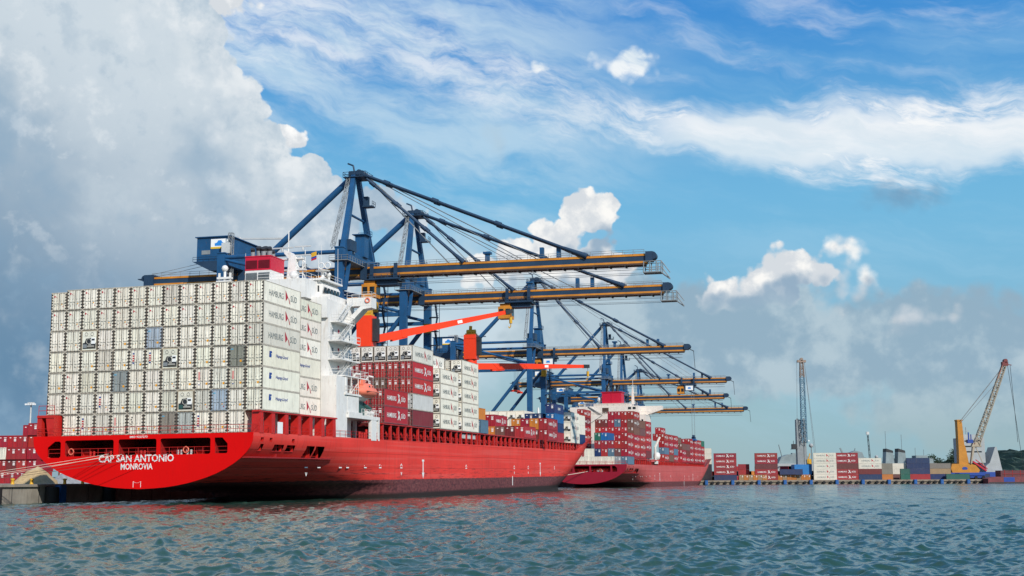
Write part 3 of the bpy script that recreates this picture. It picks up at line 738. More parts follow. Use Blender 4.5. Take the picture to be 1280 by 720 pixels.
def side_marks(root, kind, L, H, parent_last=True):
    w = CW / 2 + .012
    def put(me, y, z): link(me.name, me, root, Tr(w, y, z) @ SIDE_ROT)
    if kind == 'hs_white':
        me = cached('hsw1', lambda: text_mesh('HAMBURG', .86, M_['markgrey'], width=4.6, bold=-.004)); put(me, 4.0, H * .36)
        put(pennant_mesh(M_['markred'], 1.45), 7.75, H * .52)
        me = cached('hsw2', lambda: text_mesh('SÜD', .86, M_['markgrey'], width=2.1)); put(me, 9.75, H * .36)
    elif kind == 'hs_red':
        k = L / 12.19
        me = cached(('hsr1', L), lambda: text_mesh('HAMBURG', .80, M_['markwhite'], width=4.6 * k, bold=.012)); put(me, 3.7 * k, H * .36)
        put(pennant_mesh(M_['markwhite'], 1.5, True), 7.45 * k, H * .5)
        me = cached(('hsr2', L), lambda: text_mesh('SÜD', .80, M_['markwhite'], width=2.2 * k, bold=.012)); put(me, 9.7 * k, H * .36)
    elif kind == 'hl':
        def f():
            mb = MB(); mb.prism([(-.38, -.4), (.30, -.4), (.42, .02), (.16, .02), (.2, .16), (.48, .16), (.5, .42), (-.28, .42)], 'z', 0, .006); return mb.mesh('blue_emblem', [M_['markblue']])
        put(cached('hlm', f), 2.35, H * .62)
        me = cached('hlt', lambda: text_mesh('Hapag-Lloyd', .42, M_['markblue'], width=4.0, shear=.25, bold=.006)); put(me, 6.0, H * .53)
    elif kind == 'line':
        me = cached('linet', lambda: text_mesh('LINE', .7, M_['markwhite'], width=3.2, bold=.02)); put(me, L * .5, H * .38)

CONT_N = [0]; CONT_AT = []
def container(M, color, label, group, kind='door', L=12.19, H=2.885, lsk='plain', rsk='plain', marks=None, flat=True, frame=None):
    """near container: frame, body, doors with locking bars or refrigeration unit, lettering"""
    key = ('root', kind, L, H, lsk, rsk, marks, flat); CONT_N[0] += 1
    def f():
        r = bpy.data.objects.new('shipping_container', None); C.objects.link(r)
        link('frame', frame_mesh(L, H), r); b = link('body', body_mesh(L, H, flat, kind), r)
        if kind == 'door':
            for sd_, sk in ((-1, lsk), (1, rsk)):
                d = link('door', door_mesh(sd_, sk, H, flat), r)
                for x in (.30, .78): link('locking_bar', bar_mesh(sd_ * x, H), d)
        elif kind == 'reefer': link('refrigeration_unit', unit_mesh(H, lsk == 'dark'), r)
        if marks: side_marks(r, marks, L, H)
        return r
    first = key not in _cm
    r = cached(key, f)
    if not first: r = copy_tree(r)
    r.matrix_world = M; tag(r, label, 'container', group)
    setcol(r, color)
    fc = (tuple(.62 * c + .05 for c in color) if sum(color) < 1.4 else (.50, .45, .37)) if frame is None else frame
    for ch in r.children:
        if ch.name.startswith('frame'): ch.color = (*fc, 1)
    return r
def far_mesh(L, H, kind, white):
    def f():
        mb = MB(); w = CW / 2
        if not white:
            n = int(L / .56); ys = [.12 + (L - .24) * i / (2 * n) for i in range(2 * n + 1)]
            for sgn in (1, -1):
                vs = []
                for i, y in enumerate(ys): d = -.04 if i % 2 else 0; vs += [(sgn * (w - .03 + d), y, .12), (sgn * (w - .03 + d), y, H - .08)]
                fs = [(2 * i, 2 * i + 2, 2 * i + 3, 2 * i + 1) for i in range(len(ys) - 1)]
                mb.add(vs, fs if sgn > 0 else [q[::-1] for q in fs])
            mb.box(-w + .1, w - .1, .07, L - .07, .06, H - .03)
        else: mb.box(-w + .02, w - .02, .07, L - .07, .06, H - .03)
        for x in (-1, 1):
            for y0, y1 in ((0, .14), (L - .14, L)): mb.box(x * w - (.13 if x > 0 else 0), x * w + (.13 if x < 0 else 0), y0, y1, 0, H, 1)
            mb.box(x * w - (.1 if x > 0 else -.004), x * w + (.1 if x < 0 else -.004), .14, L - .14, 0, .13, 1); mb.box(x * w - (.08 if x > 0 else -.004), x * w + (.08 if x < 0 else -.004), .14, L - .14, H - .09, H, 1)
        for y0, y1 in ((.004, .1), (L - .1, L - .004)): mb.box(-w + .13, w - .13, y0, y1, 0, .14, 1); mb.box(-w + .13, w - .13, y0, y1, H - .11, H, 1)
        if kind == 'door':
            mb.box(-.02, .02, .045, .08, .14, H - .11, 3)
            for x in (-.78, -.3, .3, .78): mb.box(x - .03, x + .03, .015, .08, .1, H - .08, 2 if white else 1)
            if not white:
                mb.box(.28, .92, .01, .08, H - .52, H - .40, 4)
                for i in range(2): mb.box(.34, .84, .01, .08, H - .95 - .34 * i, H - .70 - .34 * i, 4)
                mb.box(-.75, -.4, .01, .08, H - .6, H - .42, 4)
        elif kind == 'reefer':
            mb.box(-.95, .95, .05, .08, .35, 1.1, 3); mb.prism([(-.6, 1.1), (-.35, 1.75), (.35, 1.75), (.5, 1.1)], 'y', .05, .08, 3); ring(mb, (-.05, .04, 1.35), .34, .07, 'y', 10, 2); mb.box(.35, .95, .02, .08, 1.0, 1.7, 4); mb.box(-.85, .2, .01, .08, .45, .75, 2)
        return mb.mesh('shipping_container', [M_['cont'], M_['contframe'], M_['bar'], M_['dark'], M_['markwhite']])
    return cached(('far', L, H, kind, white), f)
def far_container(M, color, label, group, kind='door', L=12.19, H=2.885, marks=None):
    CONT_N[0] += 1
    white = sum(color) > 1.2
    o = link('shipping_container', far_mesh(L, H, kind, white), None, M)
    tag(o, label, 'container', group)
    if marks: side_marks(o, marks, L, H)
    setcol(o, color); return o

ship1 = thing('container_ship', 'red container ship with white letters on its flat stern, moored nearest at the quay', 'ship', SHIP1)
build_hull(ship1, M_['hullside'], M_['hullred'], 'CAP SAN ANTONIO', 'MONROVIA', 'IMO 9227273')
# ---- ship 1: the white wall across the stern --------------------------------------------------
def jit(c, a=.05):
    k = 1 + rnd.uniform(-a, a) * 1.6; return tuple(max(0, v * k + rnd.uniform(-a, a) * .35) for v in c)
GW = 'white containers stacked across the stern'
spec = {(3, 3): 'reefA', (4, 8): 'reefB', (6, 9): 'reefC', (3, 7): BLUEGREY, (4, 12): BROWNGREY, (5, 5): GREY, (6, 11): BLUEGREY, (7, 8): BROWNGREY, (7, 9): SILVER, (5, 3): BEIGE, (4, 4): BEIGE, (6, 5): WHITE}
lft = {(4, 6): 'stripes', (4, 7): 'stripes', (6, 4): 'stripes', (7, 3): 'stripes', (7, 10): 'stripes', (5, 12): 'ribbon', (5, 10): 'ribbon', (7, 5): 'ribbon', (7, 6): 'blacks', (3, 7): 'cyan', (4, 12): 'cyan', (5, 5): 'cyan', (6, 11): 'cyan', (7, 8): 'cyan'}
NM = {'stripes': 'with a red and blue vertical sticker', 'ribbon': 'with a pink ribbon label', 'blacks': 'with black blots on its doors', 'pennant': 'with a red pennant on its door', 'orange': 'with an orange placard', 'cyan': 'with a pale blue sticker', 'plain': '', 'dots': ''}
sides1 = {1: 'hs_white', 2: 'hs_white', 3: 'hs_white', 4: 'hl', 5: 'hl', 6: 'hl'}
for row in range(1, 8):
    for colm in range(1, 14):
        if row == 7 and colm in (1, 13): continue
        x = -32.2 + 1.22 + (colm - 1) * 2.4817; z = 29.56 - 2.9 * row
        if (row, colm) == (1, 1): z -= .0
        sp = spec.get((row, colm)); H = 2.885 if (row, colm) != (1, 1) else 2.58
        y0 = rnd.uniform(-.05, .05)
        M = SHIP1 @ Tr(x + rnd.uniform(-.012, .012), y0, z + (.003 if row < 7 else 0))
        pos = f"{ORD[colm]} from left in {'bottom' if row == 7 else 'top' if row == 1 else ORD[row]} tier of stern wall"
        mk = sides1.get(row) if colm == 13 else None
        if isinstance(sp, str):
            container(M, jit((.74, .70, .58)), f"cream container with exposed cooling machinery, {pos}", GW, 'reefer', lsk='dark' if sp == 'reefC' else '', frame=(.5, .42, .30))
            continue
        c = sp or (BEIGE if rnd.random() < .13 else WHITE)
        if row <= 2 or (row == 3 and colm in (12, 13)): l = 'pennant'
        else: l = lft.get((row, colm), 'plain')
        if row in (5, 6) and (row, colm) in ((5, 2), (6, 2)): l = 'pennant'
        rr_ = 'dots' if row <= 2 else rnd.choice(['orange', 'plain', 'dots', 'orange' if row >= 4 else 'plain'])
        if (row, colm) in ((4, 12), (5, 5), (6, 6), (6, 8), (3, 9), (4, 1), (5, 6), (5, 7), (6, 7), (5, 9), (5, 11)): rr_ = 'orange'
        nmc = WNAME[c]
        ext = {'stripes': ' striped-sticker', 'ribbon': ' pink-ribboned', 'blacks': ' black-blotched'}.get(l, '')
        container(M, jit(c), f"{nmc}{ext} container, {pos}", GW, 'door', H=H, lsk=l, rsk=rr_, marks=mk)
# second bay, one row inboard
sides2 = ['hs_white', 'hs_white', 'hs_white', 'hl', 'hs_white', 'hs_white']
for row in range(1, 7):
    M = SHIP1 @ Tr(-2.48 - 1.22, 13.4, 29.56 - 2.9 * row)
    container(M, jit(WHITE), f"white container behind the stern wall beside the deckhouse, {ORD[row]} from top", 'white containers in the second bay', marks=sides2[row - 1])

# ---- ship 1: bays forward of the deckhouse --------------------------------------------------
GM = 'containers stacked amidships on the nearest ship'
def colx(i): return -1.22 - 2.4817 * i
def put1(s, i, tier, color, label, kind='door', L=12.19, H=2.885, marks=None, flat=None, z=None, near=True, x=None):
    M = SHIP1 @ Tr(colx(i) if x is None else x, s, (BASE + 2.9 * tier) if z is None else z)
    if flat is None: flat = sum(color) > 1.4
    if near: return container(M, jit(color, .02), label, GM, kind, L, H, 'plates' if not flat else 'plain', 'plates' if not flat else 'dots', marks, flat)
    return far_container(M, jit(color, .02), label, GM, kind, L, H, marks)
for i in range(3):
    for tr_ in range(2):
        put1(46.9, i, tr_, RED, f"red container just forward of the deckhouse, {['lower', 'upper'][tr_]} tier, {['outermost', 'second inboard', 'third inboard'][i]}", marks='hs_red' if i == 0 else None)
for i in range(6):
    put1(61.6, i, 4, (.74, .70, .62), f"cream reefer with machinery end on top of red containers, {['outermost', 'second', 'third', 'fourth', 'fifth', 'sixth'][i]} inboard", 'reefer', marks='hs_white' if i == 0 else None, flat=True)
    if i < 5:
        put1(61.6, i, 3, RED2 if i < 4 else RED, f"red container directly under the cream reefers, {ORD[i + 1]} from the ship's side", marks='hs_red' if i == 0 else None)
        put1(61.6, i, 2, (RED2, RED2, BROWN, MAROON, RED)[i], f"{('red', 'red', 'brown', 'maroon', 'red')[i]} container two tiers under the cream reefers, {ORD[i + 1]} from the ship's side", marks='hs_red' if i == 0 else None)
put1(61.6, 0, 1, SILVER, 'silver unmarked container between a red one above and a maroon one below', flat=False)
put1(61.6, 0, 0, MAROON, 'plain maroon container under the silver one, forward of the deckhouse', flat=False)
for tr_ in range(4): put1(78.2, 0, tr_, WHITE, f"white lettered reefer in the four-high stack aft of the tallest white stack, {['bottom', 'second up', 'third up', 'top'][tr_]}", 'reefer', marks='hs_white')
put1(76.6, 1, 4, (.78, .75, .66), 'cream lettered container poking above the four-high white stack', 'door', marks='hs_white')
for tr_ in range(5): put1(93.0, 0, tr_, WHITE, f"white lettered reefer in the tallest white stack amidships, {['bottom', 'second up', 'middle', 'fourth up', 'top'][tr_]}", 'reefer', marks='hs_white')
put1(93.0, 1, 4, (.74, .70, .58), 'cream container beside the top of the tallest white stack', 'door')
put1(106.8, 0, 0, STEEL, 'short steel blue container just forward of the white stacks', L=6.06, flat=False, near=False)
put1(113.5, 1, 1, OCHRE, 'orange container half hidden behind the tallest white stack', L=6.06, flat=False, near=False)
put1(146, 0, 0, RED2, 'bright red lettered container on the lowest tier ahead of the bow bays', marks='hs_red', near=False)
for i, c, nm in ((1, MAROON, 'maroon'), (2, BROWN, 'brown'), (3, OCHRE, 'orange')): put1(146, i, 0, c, f"{nm} container on the lowest tier inboard of the bright red one", near=False)
put1(146, 3, 1, RED, 'red lettered container standing inboard on an orange one', marks='hs_red', near=False)
for i, c, nm in ((0, RED, 'red'), (1, OCHRE, 'orange'), (2, RED, 'red'), (3, OCHRE, 'orange'), (4, WHITE, 'white')):
    lab = {0: 'red lettered container on the second tier at the ship\'s side near the bow', 1: 'orange container between two red ones on the second tier near the bow', 2: 'red container between two orange ones on the second tier near the bow', 3: 'orange container on the second tier beside the standing inboard red one', 4: 'white container behind the inboard red one, second tier'}[i]
    put1(172, i, 1, c, lab, marks='hs_red' if i == 0 else None, near=False)
put1(172, 0, 0, RED, 'red lettered container on the lowest tier at the side near the bow', marks='hs_red', near=False)
put1(172, 1, 0, MAROON, 'maroon container on the lowest tier behind a red one near the bow', near=False)
for i in range(4, 9): put1(187, i, 2, WHITE, f"white reefer in the row above the orange and red ends, {ORD[i - 3]} from its navy neighbours", 'reefer', near=False)
for i in (2, 3): put1(187, i, 2, NAVY, f"navy container between the white reefers and the navy stack, {'nearer' if i == 2 else 'farther'} one", z=17.4 + .02, H=2.59, near=False)
for k, c in enumerate((RED, NAVY, BLUE, NAVY)): put1(187, 1, 0, c, f"{WNAME[c]} container in the tall navy stack near the bow, {['bottom', 'second up', 'third up', 'top'][k]}", z=12.2 + 2.61 * k, H=2.59, x=-2.62, near=False, marks='line' if k == 3 else None)
for k in range(3): put1(202.5, 0, k, WHITE, f"white lettered reefer in the stack nearest the bow bulwark, {['bottom', 'middle', 'top'][k]}", 'reefer', marks='hs_white', near=False)
for k, c in enumerate((NAVY, WHITE, WHITE)): put1(217, 0, k, c, f"{WNAME[c]} container half hidden in front of the bow, {['bottom', 'middle', 'top'][k]}", x=-2.3, near=False)

# ---- ship 2 ------------------------------------------------------------------------------------
G2 = 'containers stacked on the farther ship'
def put2(s, i, z, color, label, kind='door', marks=None, x=None, L=12.19):
    return far_container(SHIP2 @ Tr(colx(i) if x is None else x, s, z), jit(color, .025), label, G2, kind, L, 2.885, marks)
RD = lambda: rnd.choice([RED, RED, RED2, MAROON, RED])
r7 = [STEEL, GREY] + [WHITE] * 8; r6 = [RED, BROWN, STEEL, RED2, NAVY, WHITE, WHITE]; r5 = [RED, RED2, RED, RED, RED]; r4 = {0: RED, 3: BLUE, 4: GREEN}
def inb(i): return f"{ORD[i + 1]} inboard" if i else 'outermost'
for i, c in enumerate(r7): put2(-4.6, i, 8.4, c, f"{WNAME[c]} container in bottom row over farther ship's stern, {inb(i)}")
for i, c in enumerate(r6): put2(-4.6, i, 11.3, c, f"{WNAME[c]} container in second row over farther ship's stern, {inb(i)}", marks='hs_red' if i == 0 else None)
for i, c in enumerate(r5): put2(-4.6, i, 14.2, c, f"{WNAME[c]} container in third row over farther ship's stern, {inb(i)}", marks='hs_red' if i == 0 else None)
for i, c in r4.items(): put2(-4.6, i, 17.1, c, f"{WNAME[c]} container in fourth row over farther ship's stern, {inb(i)}", marks='hs_red' if i == 0 else None)
for k in range(6): put2(-4.6, 0, 11.3 + 2.9 * k, RD() if k < 5 else RED, f"lettered red-toned container in farther ship's separate port-side tower, {ORD[6 - k]} from top", x=-17.5, marks='hs_red')
for k, c in enumerate((RED, RED2, RED, BROWN, BROWN, RED)):
    put2(8.0, 0, 10.9 + 2.9 * k, c, f"{WNAME[c]} container in farther ship's six-high side stack near the stern, {ORD[6 - k]} from top", marks='hs_red' if k != 3 else None)
for i in range(1, 6):
    for k in range(2, 6):
        if k == 5 and i > 3: continue
        if k == 2 and i > 2: continue
        c = {(4, 1): RED, (4, 2): STEEL, (4, 3): RED, (4, 4): MAROON, (4, 5): MAROON}.get((k, i), RED if k != 3 else RED2)
        put2(8.0, i, 10.9 + 2.9 * k, c, f"{WNAME[c]} container seen over farther ship's stern rows, {ORD[6 - k]} row down, {inb(i)}")
for j, s in enumerate((20.5, 33.0)):
    for k in range(5):
        c = [(RED, RED, RED2, BROWN, BROWN), (MAROON, RED, RED2, RED, RED)][j][k]
        put2(s, 0, 10.9 + .25 * j + 2.9 * k, c, f"{WNAME[c]} container in {'middle' if j == 0 else 'forward'} five-high stack aft of farther deckhouse, {ORD[5 - k]} from top", marks='hs_red' if c not in (BROWN, MAROON) else None)
# forward of the farther deckhouse
fw_ = [(63.5, 3, 4, (RED, RED, BLUE, GREY), 1), (76.2, 0, 4, (RED2, STEEL, RED, RED), 0), (89.0, 0, 4, (BROWN, RED, RED, RED), 0), (101.6, 0, 4, (RED, STEEL, RED, RED), 0), (114.0, 1, 4, (RED, RED, RED2, RED), 0),
       (126.2, 0, 3, (RED2, RED, BROWN), 0), (138.8, 0, 3, (RED, MAROON, BROWN), 0), (151.0, 0, 4, (RED, RED, RED, RED), 0), (165.8, 0, 4, (RED, RED2, RED, RED), 0), (178.0, 0, 4, (RED, RED, RED, RED), 0), (190.2, 0, 4, (RED, RED, RED, GREEN), 0)]
for n, (s, i, cnt, cs, _) in enumerate(fw_):
    for k in range(cnt):
        put2(s, i, 10.6 + .02 * n + 2.9 * k, cs[k], f"{WNAME[cs[k]]} container in {ORD[n + 1]} stack forward of farther deckhouse, {ORD[cnt - k]} from top", marks='hs_red' if cs[k] in (RED, RED2) and i == 0 else None)
put2(82.5, 1, 22.2, RED, 'red container standing alone on top of the stacks forward of the farther deckhouse', marks='hs_red')
put2(76.2, 1, 19.3, RED, 'red container inboard beside the first stacks forward of the farther deckhouse')
for i in (1, 2, 3): put2(128.0, i, 19.35 + .1, BROWN if i == 1 else RED, f"{'brown' if i == 1 else 'red'} container on raised mid-length row near crane spreader, {inb(i)}")
for i in (1, 2, 3): put2(151.0, i, 19.36, RED, f"red container atop aft end of bow block on farther ship, {inb(i)}")
# ------------------------------------------------------------------ deck gear of the ships
def lattice(mb, p, q, w0, w1, n, r, m=0, rc=None, up=(0, 1, 0)):
    p, q = Vector(p), Vector(q); d = (q - p).normalized(); u = Vector(up); s = d.cross(u).normalized(); t = s.cross(d)
    def cor(k, i, j): w_ = (w0 + (w1 - w0) * k) / 2; return p.lerp(q, k) + s * (i * w_) + t * (j * w_)
    cs = [(-1, -1), (1, -1), (1, 1), (-1, 1)]
    for i, j in cs: mb.tube(cor(0, i, j), cor(1, i, j), rc or r * 1.5, n=5, m=m, caps=False)
    for a in range(n):
        k0, k1 = a / n, (a + 1) / n
        for e in range(4):
            c0, c1 = cs[e], cs[(e + 1) % 4]
            if a % 2: c0, c1 = c1, c0
            mb.tube(cor(k0, *c0), cor(k1, *c1), r, n=4, m=m, caps=False); mb.tube(cor(k1, *cs[e]), cor(k1, *cs[(e + 1) % 4]), r, n=4, m=m, caps=False)

M_['holdshade'] = mat('shaded_hold_red', (.13, .010, .010), .7, var=.3)  # red darkened: the shade beneath the stacks is put into the colour
def deck_posts(ship, spans, base, top_base, xs=-.35, dz=0.0):
    """red stanchions under the outboard containers"""
    for s, lean in spans:
        mb = MB(); z0 = deck_z(s) - .1 + dz
        if lean:   # broad tapered stern pedestals with a recessed web
            mb.prism([(s - .55, z0), (s + .75, z0), (s + .55, top_base - .05), (s - .55, top_base - .05)], 'x', xs - .9, xs + .2)
            mb.box(xs + .2, xs + .24, s - .35, s - .15, z0 + .1, top_base - .2); mb.box(xs + .2, xs + .24, s + .3, s + .5, z0 + .1, top_base - .2)
            mb.beam((xs - .6, s + .4, z0), (xs - .6, s + 2.2, top_base - .1), .5, .35)
        else:
            mb.box(xs - .30, xs + .10, s - .22, s + .22, z0, top_base - .04); mb.beam((xs - .1, s + .15, z0), (xs - 1.6, s + .15, top_base - .3), .18, .25)
            mb.box(xs - .28, xs + .13, s - .34, s + .34, z0, z0 + .4)
        mb.build('deck_post', [M_['trimred']], ship)

def windows(parent, lst, m='glass'):
    for (x0, x1, y0, y1, z0, z1) in lst: MB().box(x0, x1, y0, y1, z0, z1).build('window', [M_[m]], parent)

def funnel(ship, x0, x1, s0, s1, zb, z, louv=True):
    mb = MB(); mb.box(x0, x1, s0, s1, zb, z - 2.3, 0)
    f = mb.build('funnel', [M_['white']], ship)
    bd = MB(); bd.box(x0 - .03, x1 + .03, s0 - .03, s1 + .03, z - 2.3, z); bd.box(x0 - .1, x1 + .1, s0 - .1, s1 + .1, z - .12, z + .03); bd.build('funnel_band', [M_['crimson']], f)
    if louv:
        xm = (x0 + x1) / 2
        for a, b in ((x0 + .12, xm - .12), (xm + .12, x1 - .12)):
            for zz, m in ((z - 2.0, 'darkcrim'), (z - 4.0, 'grey'), (z - 5.8, 'grey')):
                lv = MB(); lv.box(a, b, s0 - .06, s0 + .01, zz, zz + 1.35)
                for k in range(7): lv.beam((a, s0 - .10, zz + .12 + .18 * k), (b, s0 - .10, zz + .12 + .18 * k), .09, .04)
                lv.build('louvre', [M_[m]], f)
    for k, (ax, ay, r, h) in enumerate(((.8, .9, .35, 1.3), (1.7, 1.3, .45, 1.6), (2.6, 1.0, .4, 1.4), (3.4, 1.5, .42, 1.5), (2.2, 2.6, .5, 1.8), (3.3, 3.0, .35, 1.2))):
        if x0 + ax > x1 - .2: continue
        p = MB(); p.tube((x0 + ax, s0 + ay, z), (x0 + ax, s0 + ay, z + h * .7), r, n=10, m=0); p.tube((x0 + ax, s0 + ay, z + h * .7), (x0 + ax + .1, s0 + ay - .35, z + h), r, r * .95, n=10, m=1)
        p.build('exhaust_pipe', [M_['grey'], M_['dark']], f)
    return f
M_['darkcrim'] = mat('dark_crimson_louvre', (.20, .006, .018), .5, var=.1)

def deckhouse_near(ship):
    mb = MB()
    mb.box(-29.8, -3.0, 29.5, 39.5, 9.0, 31.0)                      # accommodation block
    mb.box(-5.0, -.45, 26.9, 31.4, 9.15, 18.7)                         # side casing
    mb.box(-5.0, -.40, 31.4, 36.2, 12.5, 15.8)
    mb.box(-24.5, -3.4, 31.0, 38.6, 31.0, 32.0)
    mb.prism([(-23.5, 32.0), (-5.0, 32.0), (-4.6, 33.3), (-5.2, 34.3), (-23.3, 34.3), (-23.9, 33.3)], 'y', 31.4, 38.4)   # wheelhouse
    mb.box(-24.4, -4.4, 30.8, 38.9, 34.3, 34.6)
    mb.box(-15, -5.6, 26.4, 31.4, 31.0, 34.0)                        # top house abaft
    mb.box(-29.8, -3.0, 29.0, 29.5, 28.0, 31.3)
    dh = mb.build('deckhouse', [M_['white']], ship)
    # bridge wings: bracket with a triangular opening
    for sx in (1, -1):
        X = lambda t: t if sx > 0 else 2 * HC - t
        wv = MB()
        def pr(poly, a, b):
            pl = [(X(p), q) for p, q in poly]
            if sx < 0: pl = pl[::-1]
            wv.prism(pl, 'y', a, b)
        pr([(-3.0, 30.75), (1.25, 30.75), (1.25, 32.1), (-3.0, 32.1)], 37.3, 39.6)
        pr([(-3.0, 27.2), (-2.5, 27.9), (-.2, 30.2), (1.25, 30.4), (1.25, 30.75), (-.6, 30.75), (-2.6, 28.9), (-3.0, 28.9)], 37.32, 39.58)
        pr([(-3.0, 28.9), (-2.6, 28.9), (-2.6, 30.75), (-3.0, 30.75)], 37.34, 39.56)
        wv.build('bridge_wing', [M_['white']], ship)
    lr = MB(); ring(lr, (.6, 37.2, 31.6), .36, .1, 'y', 14); lr.build('lifebuoy', [M_['lifeorange']], ship)
    # windows of the wheelhouse and small side lights
    windows(dh, [(-4.86, -4.60, y, y + .95, 32.35, 33.25) for y in (31.8, 33.1, 34.4, 35.7, 37.0)])
    windows(dh, [(x, x + .95, 31.36, 31.6, 32.5, 33.5) for x in (-6.3, -7.6, -8.9, -20.2, -21.5, -22.8)])
    windows(dh, [(-3.02, -2.97, 38.2, 38.7, z, z + .75) for z in (28.6, 25.3, 22.2, 19.6)])
    windows(dh, [(-3.02, -2.97, y, y + .5, z, z + .75) for z in (25.6, 22.7) for y in (31.2, 35.6)])
    windows(dh, [(-3.02, -2.97, 30.4, 31.2, z, z + 1.9) for z in (24.7, 21.8)], 'lightgrey')
    # side platforms with guard rails and the stairs between them
    for z, y0, y1, x1 in ((24.5, 29.6, 38.0, -.9), (21.6, 29.6, 38.0, -.9), (19.0, 30.0, 40.4, -.35), (27.6, 30.5, 37.3, -1.6)):
        pf = MB(); pf.box(-3.0, x1, y0, y1, z - .18, z); pf.prism([(-3.0, z - .9), (x1 - .2, z - .18), (-3.0, z - .18)], 'y', y1 - .25, y1)
        p_ = pf.build('side_platform', [M_['white']], ship)
        rl = MB(); rl.rail([(-3.0, y0, z), (x1, y0, z), (x1, y1, z), (-3.0, y1, z)], h=1.05, r=.035, gap=1.5); rl.build('platform_rail', [M_['white']], p_)
    for z0, z1 in ((19.0, 21.6), (21.6, 24.5), (24.5, 27.6), (27.6, 31.0)):
        st = MB()
        for x in (-2.3, -1.5): st.beam((x, 31.2, z0), (x, 36.0, z1), .25, .07)
        for k in range(1, 10): st.box(-2.3, -1.5, 31.2 + 4.8 * k / 10 - .1, 31.2 + 4.8 * k / 10 + .12, z0 + (z1 - z0) * k / 10 - .02, z0 + (z1 - z0) * k / 10 + .02)
        st.rail([(-1.5, 31.2, z0 + .05), (-1.5, 36.0, z1 + .05)], h=.95, r=.03, gap=1.2)
        st.build('stair', [M_['lightgrey']], ship)
    for z in (26.0, 23.0, 20.2): MB().box(-3.03, -2.9, 33.6, 34.0, z, z + .55).build('fire_box', [M_['markred']], ship)
    # lifeboat deck, davits
    ld = MB(); ld.box(-3.2, -.25, 30.2, 41.4, 15.95, 16.25); ld.prism([(-3.2, 14.4), (-.4, 15.95), (-3.2, 15.95)], 'y', 32, 41.0)
    l_ = ld.build('lifeboat_deck', [M_['white']], ship)
    rl = MB(); rl.rail([(-.3, 30.3, 16.25), (-.3, 41.3, 16.25), (-2.9, 41.3, 16.25)], h=1.1, r=.035, gap=.9)
    for y in (30.6, 33.0, 36.0, 40.8): rl.tube((-.45, y, 16.2), (-.45, y, 18.9), .07, n=6)
    rl.build('lifeboat_deck_rail', [M_['white']], l_)
    for y in (36.8, 42.6):
        dv = MB(); dv.path([(-2.2, y, 16.2), (-2.0, y, 18.6), (-1.2, y, 19.7), (-.35, y, 19.5)], .17, n=8); dv.tube((-.4, y, 19.5), (-.4, y, 18.1), .03, n=4); dv.tube((-2.2, y, 16.25), (-.9, y + .4, 18.2), .1, n=6)
        dv.build('davit', [M_['white']], ship)
    # low side deck on legs
    lo = MB(); lo.box(-5.0, -.05, 31.2, 45.0, 12.45, 13.0); lo.box(-.30, -.05, 31.2, 37, 13.0, 13.35); lo.box(-.6, -.08, 41.2, 43.5, 9.1, 12.45); lo.box(-.5, -.08, 44.4, 44.95, 9.1, 12.45); lo.box(-4.6, -4.1, 44.3, 44.9, 9.1, 12.45)
    lo.beam((-.3, 43.5, 11.4), (-.3, 44.4, 12.3), .12)
    lo_ = lo.build('side_deck', [M_['white']], ship)
    rl = MB(); rl.rail([(-.2, 37.0, 13.0), (-.2, 44.9, 13.0), (-4.8, 44.9, 13.0)], h=1.05, r=.035, gap=1.0); rl.build('side_deck_rail', [M_['white']], lo_)
    for y in (42.0, 43.6): 
        rf = MB(); rf.tube((-1.3, y - .7, 13.55), (-1.3, y + .7, 13.55), .48, n=12); rf.box(-1.7, -.9, y - .6, y + .6, 13.0, 13.2); rf.build('life_raft_canister', [M_['white']], ship)
    gm = MB(); gm.box(-2.4, -1.2, 38.5, 41.0, 13.0, 15.2); gm.tube((-1.4, 40.5, 15.0), (-.8, 42.4, 14.2), .35, n=8); gm.build('deck_winch', [M_['machgreen']], ship)
    # red stair framing and gear below the side deck
    for y in (37.6, 38.6, 39.8, 40.6):
        g = MB(); g.tube((-.8, y, 9.1), (-.8, y, 10.6 + .3 * math.sin(y * 5)), .22, n=8); g.build('vent_pipe', [M_['trimred']], ship)
    fn = funnel(ship, -16.2, -11.9, 27.3, 32.3, 30.0, 38.05)
    # radar mast: broad stem, arms, scanners
    ms = MB()
    ms.prism([(-12.0, 34.5), (-10.2, 34.5), (-10.4, 38.8), (-11.4, 39.6), (-12.4, 40.0), (-12.4, 39.4), (-11.6, 38.5)], 'y', 33.4, 34.8)
    ms.box(-13.2, -9.2, 33.6, 34.6, 38.4, 38.6); ms.box(-12.6, -8.9, 33.6, 34.6, 36.6, 36.75); ms.tube((-11.9, 34, 39.4), (-11.9, 34, 43.2), .10, n=6); ms.tube((-9.4, 34.1, 34.6), (-9.4, 34.1, 38.6), .09, n=6); ms.tube((-9.0, 34.1, 36.7), (-9.0, 34.1, 39.9), .06, n=6)
    for z in (35.4, 37.6): ring(ms, (-9.7, 34.1, z), .7, .07, 'y', 14)
    m_ = ms.build('radar_mast', [M_['white']], ship)
    for (x, z, L) in ((-9.7, 38.95, 1.7), (-13.0, 40.3, 1.9), (-9.4, 40.4, 1.4)):
        sc_ = MB(); sc_.box(x - L, x + L, 33.9, 34.15, z, z + .2); sc_.tube((x, 34.02, z - .5), (x, 34.02, z), .16, n=8); sc_.build('radar_scanner', [M_['lightgrey']], m_)
    fl = MB()
    for k, (z0, z1) in enumerate(((38.6, 39.3), (38.3, 38.6), (38.0, 38.3))): fl.prism([(-7.9, z0), (-7.0, z0 + .25), (-7.0, z1 + .25), (-7.9, z1)], 'y', 34.0, 34.04, k)
    fl.build('flag', [M_['yellow'], M_['markblue'], M_['markred']], m_)
